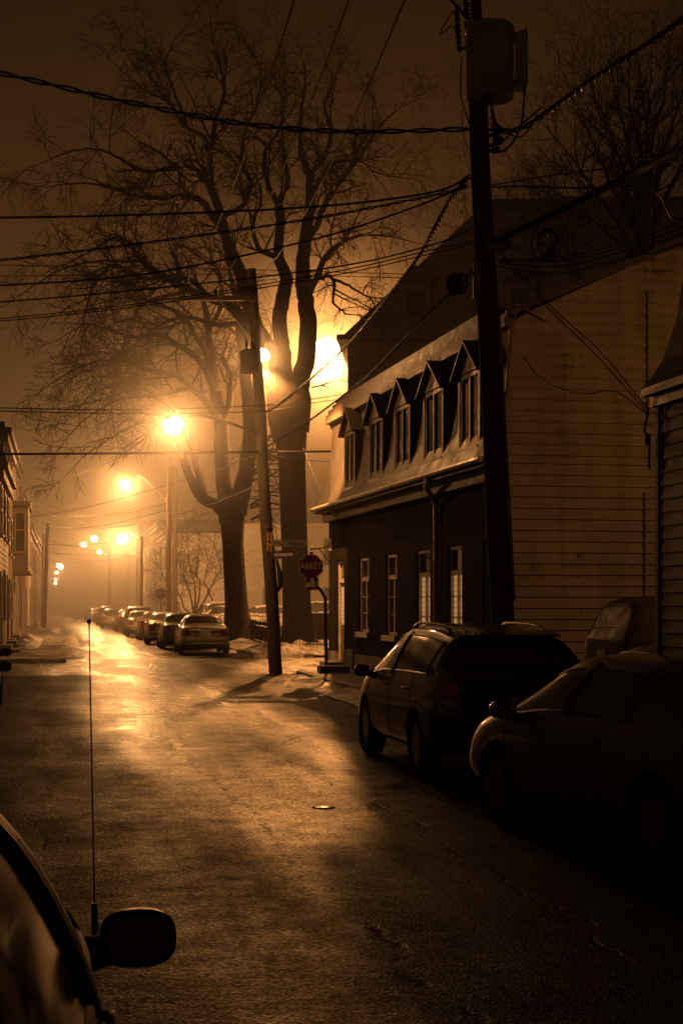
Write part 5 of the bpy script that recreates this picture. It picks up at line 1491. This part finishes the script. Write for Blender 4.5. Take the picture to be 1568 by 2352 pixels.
L_([(685, 990, .44), (692, 930, .40), (690, 880, .38), (705, 810, .37), (708, 740, .35), (702, 690, .33), (695, 640, .3), (700, 560, .26), (712, 470, .2), (708, 400, .16), (690, 350, .12), (690, 280, .07), (700, 200, .04)], -1.0, .5, .9)
L_([(605, 810, .30), (585, 790, .27), (560, 740, .22), (525, 700, .2), (480, 685, .18), (440, 668, .16), (400, 650, .14), (350, 625, .11), (318, 590, .1), (300, 560, .07), (270, 545, .05), (220, 570, .035), (160, 605, .02)], -2.5, .3)
L_([(497, 460, .17), (480, 420, .15), (455, 395, .13), (410, 382, .11), (350, 395, .09), (300, 380, .07), (240, 345, .05), (170, 345, .035), (95, 375, .02)], -3.5, .1)
L_([(520, 545, .17), (470, 470, .14), (430, 450, .12), (370, 455, .1), (310, 450, .08), (250, 430, .06), (180, 420, .04), (110, 430, .02)], 2.5, .15)
L_([(497, 460, .17), (480, 400, .14), (487, 340, .12), (492, 290, .1), (512, 230, .09), (515, 190, .07), (502, 140, .05), (488, 85, .03)], 1.5, .1)
L_([(480, 350, .12), (468, 315, .1), (420, 285, .08), (390, 235, .06), (345, 215, .045), (300, 180, .03), (268, 150, .02)], -2.5, .1)
L_([(430, 290, .09), (400, 210, .06), (380, 150, .045), (400, 95, .03), (420, 70, .02)], 2, .1)
L_([(508, 500, .15), (560, 470, .12), (575, 420, .1), (555, 370, .08), (565, 300, .06), (590, 240, .045), (600, 170, .03), (580, 120, .02)], -2, .1)
L_([(640, 470, .13), (615, 420, .11), (610, 350, .09), (640, 300, .07), (655, 230, .05), (650, 160, .03), (640, 110, .02)], 2, .1)
L_([(708, 400, .13), (740, 370, .11), (760, 300, .08), (745, 240, .06), (770, 180, .04), (790, 140, .02)], 3, .1)
L_([(700, 560, .16), (725, 520, .14), (745, 470, .12), (780, 420, .1), (820, 370, .075), (850, 320, .055), (890, 270, .035), (940, 235, .02)], -2, .1)
L_([(712, 470, .12), (750, 385, .1), (800, 370, .085), (830, 375, .06), (870, 400, .045), (930, 410, .03), (975, 425, .015)], 2.5, .1)
L_([(702, 690, .16), (730, 630, .14), (748, 590, .12), (790, 555, .09), (840, 540, .07), (900, 545, .045), (960, 560, .02)], 3, .1)
L_([(708, 650, .1), (750, 635, .085), (768, 650, .07), (765, 690, .05), (785, 715, .04), (800, 722, .025)], -2, .4)
L_([(760, 640, .07), (800, 655, .055), (840, 680, .04), (880, 685, .02)], 1, .1)
L_([(640, 590, .13), (600, 575, .11), (580, 520, .09), (600, 460, .07), (590, 410, .05), (570, 380, .03)], 3, .1)
L_([(480, 685, .12), (430, 640, .1), (330, 640, .08), (260, 610, .06), (215, 660, .045), (197, 720, .035), (190, 790, .02)], 2.5, .2)
L_([(440, 668, .1), (350, 690, .08), (310, 720, .06), (285, 790, .045), (265, 870, .03), (255, 930, .02)], -3, .15)
L_([(560, 740, .12), (500, 745, .1), (430, 730, .08), (370, 745, .06), (310, 790, .045), (260, 830, .03), (200, 850, .02)], 3, .2)
L_([(320, 600, .07), (280, 600, .06), (230, 600, .05), (150, 615, .035), (90, 650, .025), (30, 690, .015)], -2, .05)
for px, py, sd in ((640, 1140, -1), (640, 1160, -1), (712, 1262, 1), (715, 890, 1), (638, 1050, -1)):
    grow(T, at(px, py, z - .3), RT * sd + V((0, 0, .3)), 1.6, .035, 1, dict(PE, trop=[0, -.06, -.1, -.15]))
def finish_tree(T, label, base, cat='tree', name='bare_tree', group=None):
    root = thing(name, label, cat, base, 0, group, world=True)
    T.limb.build('trunk', M['bark'], root, 'all')
    T.twig.build('crown', M['twig'], root)
    return root
b_ = at(686, HZ, 66); b_.z = .2
finish_tree(T, 'huge bare elm with a forked trunk right of the leaning corner pole', b_)

T = Tree(); z = 71
T.limb.tube(spline([at(x, y, z) for x, y in ((547, 1472), (546, 1440), (543, 1390), (539, 1320), (535, 1250), (534, 1200), (535, 1165))], 4), splr([.8, .62, .5, .47, .46, .52, .5], 4), 18)
PE2 = dict(PE, per=[2.0, 3.2, 3.8, 0], rmin=.009)
L_ = lambda pts, dz=0, sp=.3, rate=None: limb(T, z, pts, PE2, sp, dz, rate)
L_([(525, 1200, .42), (517, 1120, .36), (510, 1040, .34), (507, 970, .3), (495, 900, .26), (485, 830, .22), (480, 760, .18), (470, 700, .12), (450, 640, .07), (430, 600, .04)], 1, .45)
L_([(545, 1180, .42), (560, 1110, .38), (572, 1040, .35), (575, 960, .33), (568, 890, .3), (560, 820, .27), (552, 750, .23), (545, 690, .18), (530, 630, .12), (520, 590, .07)], -1, .6)
L_([(520, 1180, .27), (495, 1160, .24), (465, 1145, .22), (445, 1115, .2), (425, 1070, .17), (415, 1030, .14), (400, 1000, .1), (360, 970, .07), (310, 975, .05), (250, 1010, .03), (190, 1050, .02)], -2, .5)
L_([(470, 1148, .18), (460, 1100, .17), (445, 1040, .15), (430, 1000, .12), (400, 940, .09), (340, 910, .07), (270, 920, .05), (200, 960, .03), (160, 1000, .02)], 2, .4)
L_([(507, 970, .2), (480, 930, .18), (440, 890, .15), (400, 860, .12), (340, 850, .1), (290, 830, .08), (230, 830, .05), (170, 850, .03), (120, 880, .02)], -3, .15)
L_([(495, 900, .18), (460, 830, .15), (420, 800, .12), (370, 770, .1), (310, 775, .08), (260, 760, .06), (200, 745, .04), (150, 770, .02)], 3, .15)
L_([(440, 890, .12), (390, 900, .1), (330, 910, .08), (270, 890, .06), (220, 900, .04), (180, 940, .02)], 3, .15)
L_([(485, 830, .15), (450, 770, .12), (410, 720, .1), (360, 700, .07), (310, 680, .05), (260, 690, .03)], -2, .1)
L_([(480, 760, .14), (510, 700, .12), (505, 640, .09), (480, 580, .06), (460, 540, .04)], 2, .1)
L_([(507, 975, .18), (525, 930, .16), (530, 870, .13), (515, 820, .1), (530, 760, .07), (540, 700, .05)], 3, .2)
L_([(575, 960, .15), (600, 900, .12), (610, 830, .09), (625, 760, .06), (640, 700, .03)], 3, .3)
for q in range(12):
    grow(T, at(R.uniform(572, 580), R.uniform(1020, 1200), z), RT * 1.0 + V((0, 0, .5)), 1.9, .05, 1, dict(PE2, trop=[0, -.12, -.16, -.2]))
b_ = at(547, HZ, 71); b_.z = .2
finish_tree(T, 'smaller bare elm with a low bent limb, left of the leaning corner pole', b_)

PB = dict(r1=.022, seg=[.4, .3, .2, .15], jit=[.1, .13, .16, .16], trop=[0, .06, .05, .02], per=[4.0, 4.5, 4.0, 0], len=[0, 1.7, .9, .5], max=3, rmin=.008)
T = Tree(); z = 94
L_ = lambda pts, dz=0, sp=.3, rate=None: limb(T, z, pts, PB, sp, dz, rate)
for tip, mid in (((385, 1300), (415, 1370)), ((405, 1255), (428, 1340)), ((432, 1225), (440, 1320)), ((462, 1215), (452, 1320)), ((495, 1250), (470, 1335)), ((515, 1290), (480, 1360)), ((375, 1320), (410, 1385))):
    L_([(447, 1418, .07), (mid[0] + 8, mid[1] + 25, .05), (mid[0], mid[1], .038), ((mid[0] + tip[0]) / 2 - 2, (mid[1] + tip[1]) / 2, .024), (tip[0], tip[1], .01)], R.uniform(-2, 2), .35)
b_ = at(447, HZ, 94); b_.z = .2
finish_tree(T, 'low bushy bare tree with many stems behind the silver saloon', b_)

PR = dict(r1=.03, seg=[.5, .4, .25, .18], jit=[.06, .08, .12, .14], trop=[0, .10, .07, .04], per=[2.2, 3.0, 3.2, 0], len=[0, 2.2, 1.1, .55], max=3, rmin=.0055)
def vase(label, bx, z, tips, r0, ybase, group=None, P=PR):
    T = Tree(); base = at(bx, HZ, z); base.z = 0
    yb_ = ybase
    T.limb.tube([base, at(bx, (HZ + yb_) / 2, z), at(bx, yb_, z)], [r0 * 1.4, r0 * 1.05, r0], 12)
    for tx, ty in tips:
        q = [(bx, yb_, r0 * .62)]
        for k in (1, 2, 3, 4):
            t = k / 4; e = t ** .8
            q.append((bx + (tx - bx) * (t ** 1.15) + R.uniform(-8, 8), yb_ + (ty - yb_) * e, r0 * .6 * (1 - .9 * t)))
        limb(T, z, q, P, .22, R.uniform(-2.5, 2.5))
    return finish_tree(T, label, base, 'tree', 'bare_tree', group)
vase('wide bare tree rising behind the cream gable at the right edge', 1475, 44, ((1225, 400), (1260, 290), (1310, 230), (1350, 170), (1400, 130), (1440, 110), (1490, 130), (1530, 110), (1580, 160), (1640, 200), (1290, 360), (1375, 250), (1460, 220), (1545, 260)), .17, 660)
vase('thin-twigged bare tree just right of the transformer pole top', 1330, 50, ((1140, 420), (1175, 440), (1200, 360), (1250, 430), (1100, 480), (1060, 530), (1300, 400), (1225, 520)), .10, 640)

# ------------------------------------------------------------------ overhead cables
def cable(label, pts, r, group='overhead cables', twist=0.0, per=10, nm='overhead_cable'):
    ps = [at(*p) if not isinstance(p, Vector) else p for p in pts]
    sp_ = spline(ps, per)
    mb = MB()
    if twist:
        n = len(sp_); fine = spline(sp_, 3); acc = 0.0
        A_, B_ = [], []
        for k, q in enumerate(fine):
            if k: acc += (q - fine[k - 1]).length
            d = (fine[min(k + 1, len(fine) - 1)] - fine[max(k - 1, 0)]).normalized(); u_ = d.cross(V((0, 0, 1))).normalized(); v_ = u_.cross(d)
            a = acc * 2 * PI / twist; o = (u_ * math.cos(a) + v_ * math.sin(a)) * r * .85
            A_.append(q + o); B_.append(q - o)
        mb.tube(A_, r * .62, 5, False); mb.tube(B_, r * .62, 5, False)
    else: mb.tube(sp_, r, 5, False)
    return solo(nm, mb, M['wire'], label, 'cable', group, True)
a = zA
cable('thick cable crossing the picture from upper left to the pole below the transformer', [(-260, 118, 22), (0, 168, 22.4), (300, 236, 22.8), (560, 284, 23.1), (800, 302, 23.3), (1085, 296, 23.4)], .028, twist=.9)
cable('thick twisted cable rising to the upper right corner from the transformer', [(1125, 300, 23.2), (1190, 298, 22.6), (1250, 262, 22), (1350, 190, 20), (1568, 45, 17), (1800, -150, 15)], .03, twist=.55)
for k, (x0, y0) in enumerate(((640, -150), (790, -150), (920, -150))):
    q0 = arm_c + RT * (-2.15, -1.3, -.45)[k] - FW * .18 + V((0, 0, .2))
    q1 = ins[k]
    m1 = q0.lerp(q1, .3) + V((0, 0, -.55)); m2 = q0.lerp(q1, .65) + V((0, 0, -.6))
    cable('power line dropping from the top edge to the corner pole, %s of three' % ('leftmost', 'middle', 'rightmost')[k], [q0, m1, m2, q1], .016)
fan = poleA(425) - RT * .1 - FW * .2
cable('upper cable of the fan leaving the transformer pole to the left edge', [(-300, 497, 24), (0, 500, 24), (400, 491, 24), (760, 472, 24), (1000, 440, 24), (1078, 402, 23.5)], .017)
cable('second cable of the fan, sagging through the elm crown', [(-300, 622, 26), (0, 598, 26), (330, 558, 25.5), (700, 505, 25), (980, 452, 24), (1070, 430, 23.5)], .018, twist=.5)
cable('third cable of the fan, crossing just over the crossarm', [(-300, 672, 27), (0, 656, 27), (330, 630, 26), (700, 555, 25), (940, 480, 24), (1072, 425, 23.5)], .016)
cable('lower cable of the fan reaching the left edge below the others', [(-300, 715, 27), (0, 694, 27), (330, 665, 26), (760, 615, 25), (1000, 560, 24), (1090, 520, 23.6)], .013)
cable('thin paired line reaching the left edge, upper of two', [(-300, 757, 27), (0, 732, 27), (330, 696, 26), (760, 626, 25), (1000, 572, 24), (1100, 552, 23.6)], .009)
cable('thin paired line reaching the left edge, lower of two', [(-300, 763, 27), (0, 738, 27), (330, 702, 26), (760, 634, 25), (1000, 580, 24), (1100, 556, 23.6)], .009)
cable('long level wire behind the crown, upper of two', [(-300, 606, 50), (0, 609, 50), (500, 618, 50), (1000, 632, 50), (1200, 640, 50)], .014)
cable('long level wire behind the crown, lower of two', [(-300, 632, 50), (0, 634, 50), (500, 630, 50), (1000, 640, 50), (1200, 648, 50)], .012)
cable('twisted cable hanging from the transformer pole past the flood lamp to the elm trunk', [(1075, 410, 23.5), (1040, 450, 24.5), (1000, 520, 26), (960, 592, 28), (880, 695, 32), (800, 790, 37), (720, 865, 41), (640, 930, 42), (600, 950, 42)], .028, twist=.45)
cable('twisted service cable sagging from the transformer pole to the corner pole', [(1095, 610, 23.5), (1050, 660, 24.5), (960, 745, 27), (870, 840, 31), (780, 915, 35), (690, 980, 39), (607, 1030, 41.8)], .024, twist=.5)
cable('thin wire beside the sagging service cable', [(1095, 640, 23.5), (1030, 690, 24.8), (940, 765, 27.5), (860, 848, 31.2), (800, 905, 34)], .008)
cable('thick level cable over the road below the lamp arm', [(-300, 1044, 43), (0, 1043, 43), (300, 1041, 42.5), (600, 1038, 42), (790, 1037, 52)], .032)
cable('thin level wire under the thick road cable on the right', [(610, 1043, 42), (700, 1057, 47), (795, 1062, 52)], .01)
cable('level wire at mid height on the left, upper of two', [(-300, 928, 38), (0, 937, 39), (300, 941, 40), (590, 932, 41.7), (690, 920, 46), (785, 906, 55)], .015)
cable('level wire at mid height on the left, lower of two', [(-300, 935, 38), (0, 944, 39), (300, 950, 40), (590, 945, 41.7), (700, 928, 47), (770, 918, 55)], .015)
cable('guy wire dropping to the mansard eave', [(690, 1010, 66), (710, 1065, 60), (730, 1115, 53), (748, 1146, 46.5)], .006)
cable('thick cable bundle rising to the right edge over the roof', [(1140, 553, 23.3), (1200, 525, 22.5), (1330, 462, 21), (1450, 400, 19.5), (1568, 342, 18), (1800, 200, 16)], .05)
cable('thin cable sloping up to the right from the pole', [(1130, 425, 23.5), (1250, 405, 23), (1400, 385, 22), (1470, 365, 21.5), (1620, 380, 20)], .011)
cable('slack cable looping over to the right edge', [(1130, 430, 23.5), (1200, 428, 23), (1330, 432, 22), (1450, 428, 21.5), (1510, 445, 21), (1530, 480, 20.8), (1560, 502, 20.5), (1700, 470, 20)], .013)
for k, (y1, y2) in enumerate(((598, 505), (600, 520), (604, 535), (612, 560))):
    cable('thin line fanning from the pole to the right edge, %s of four' % ('first', 'second', 'third', 'fourth')[k], [(1145, y1, 23.4), (1280, y1 - 8 + 8 * k, 22.5), (1430, (y1 + y2) / 2 + 8, 21.5), (1568, y2, 20.5), (1750, y2 - 90, 19.5)], .009)
nbe = nb + V((-.1, .05, 4.25))
cable('service drop from the pole to the neighbour eave, upper of two', [(1150, 580, 23.4), (1260, 700, 22.8), (1380, 810, 22.2), nbe], .009)
cable('service drop from the pole to the neighbour eave, lower of two', [(1152, 590, 23.4), (1255, 705, 22.8), (1370, 818, 22.2), nbe + V((0, 0, -.04))], .009)
cable('cable stapled across the gable from its corner to the neighbour eave', [(1203, 822, 28.2), (1230, 860, 27.8), (1280, 893, 26.5), (1340, 905, 25), (1410, 900, 23.5), nbe + V((0, 0, -.06))], .014)
# slack tangle of wires farther down the street
far_w = [((58, 1127, 72), (120, 1105, 76), (200, 1082, 82), (330, 1030, 88)), ((70, 1182, 75), (200, 1185, 82), (310, 1168, 85), (400, 1135, 84)), ((60, 1184, 75), (190, 1188, 82), (310, 1175, 88), (400, 1150, 90)),
         ((60, 1190, 72), (200, 1165, 78), (330, 1130, 80), (480, 1085, 72), (600, 1040, 45)), ((62, 1198, 75), (150, 1212, 80), (250, 1205, 82), (390, 1170, 84)), ((66, 1205, 75), (170, 1216, 82), (300, 1206, 88), (450, 1170, 70), (600, 1110, 50)),
         ((75, 1248, 100), (180, 1252, 105), (290, 1240, 110), (390, 1205, 90)), ((80, 1268, 106), (200, 1275, 112), (318, 1275, 118)), ((102, 1240, 106), (200, 1262, 112), (320, 1280, 118)), ((70, 1160, 74), (160, 1190, 95), (240, 1215, 118), (320, 1228, 118)),
         ((60, 1150, 72), (140, 1168, 90), (250, 1200, 118), (330, 1195, 118)), ((104, 1230, 106), (60, 1215, 100), (20, 1200, 96))]
for k, w_ in enumerate(far_w):
    cable('one of the slack wires strung between the left houses and the foggy poles', list(w_), .014, 'slack wires over the far street', per=7)
far_w2 = [((118, 1290, 150), (200, 1290, 150), (318, 1278, 118)), ((104, 1262, 106), (180, 1288, 140), (252, 1296, 165))]
for w_ in far_w2: cable('one of the slack wires strung between the left houses and the foggy poles', list(w_), .014, 'slack wires over the far street', per=7)

# ------------------------------------------------------------------ render settings
scene.view_settings.view_transform = 'Standard'
scene.view_settings.look = 'None'
scene.view_settings.exposure = 0
c_ = scene.cycles
c_.use_denoising = True
try: c_.denoiser = 'OPENIMAGEDENOISE'
except Exception: pass
c_.max_bounces = 4; c_.diffuse_bounces = 2; c_.glossy_bounces = 2; c_.transmission_bounces = 2; c_.volume_bounces = 0
c_.sample_clamp_indirect = 2.0
c_.caustics_reflective = False; c_.caustics_refractive = False
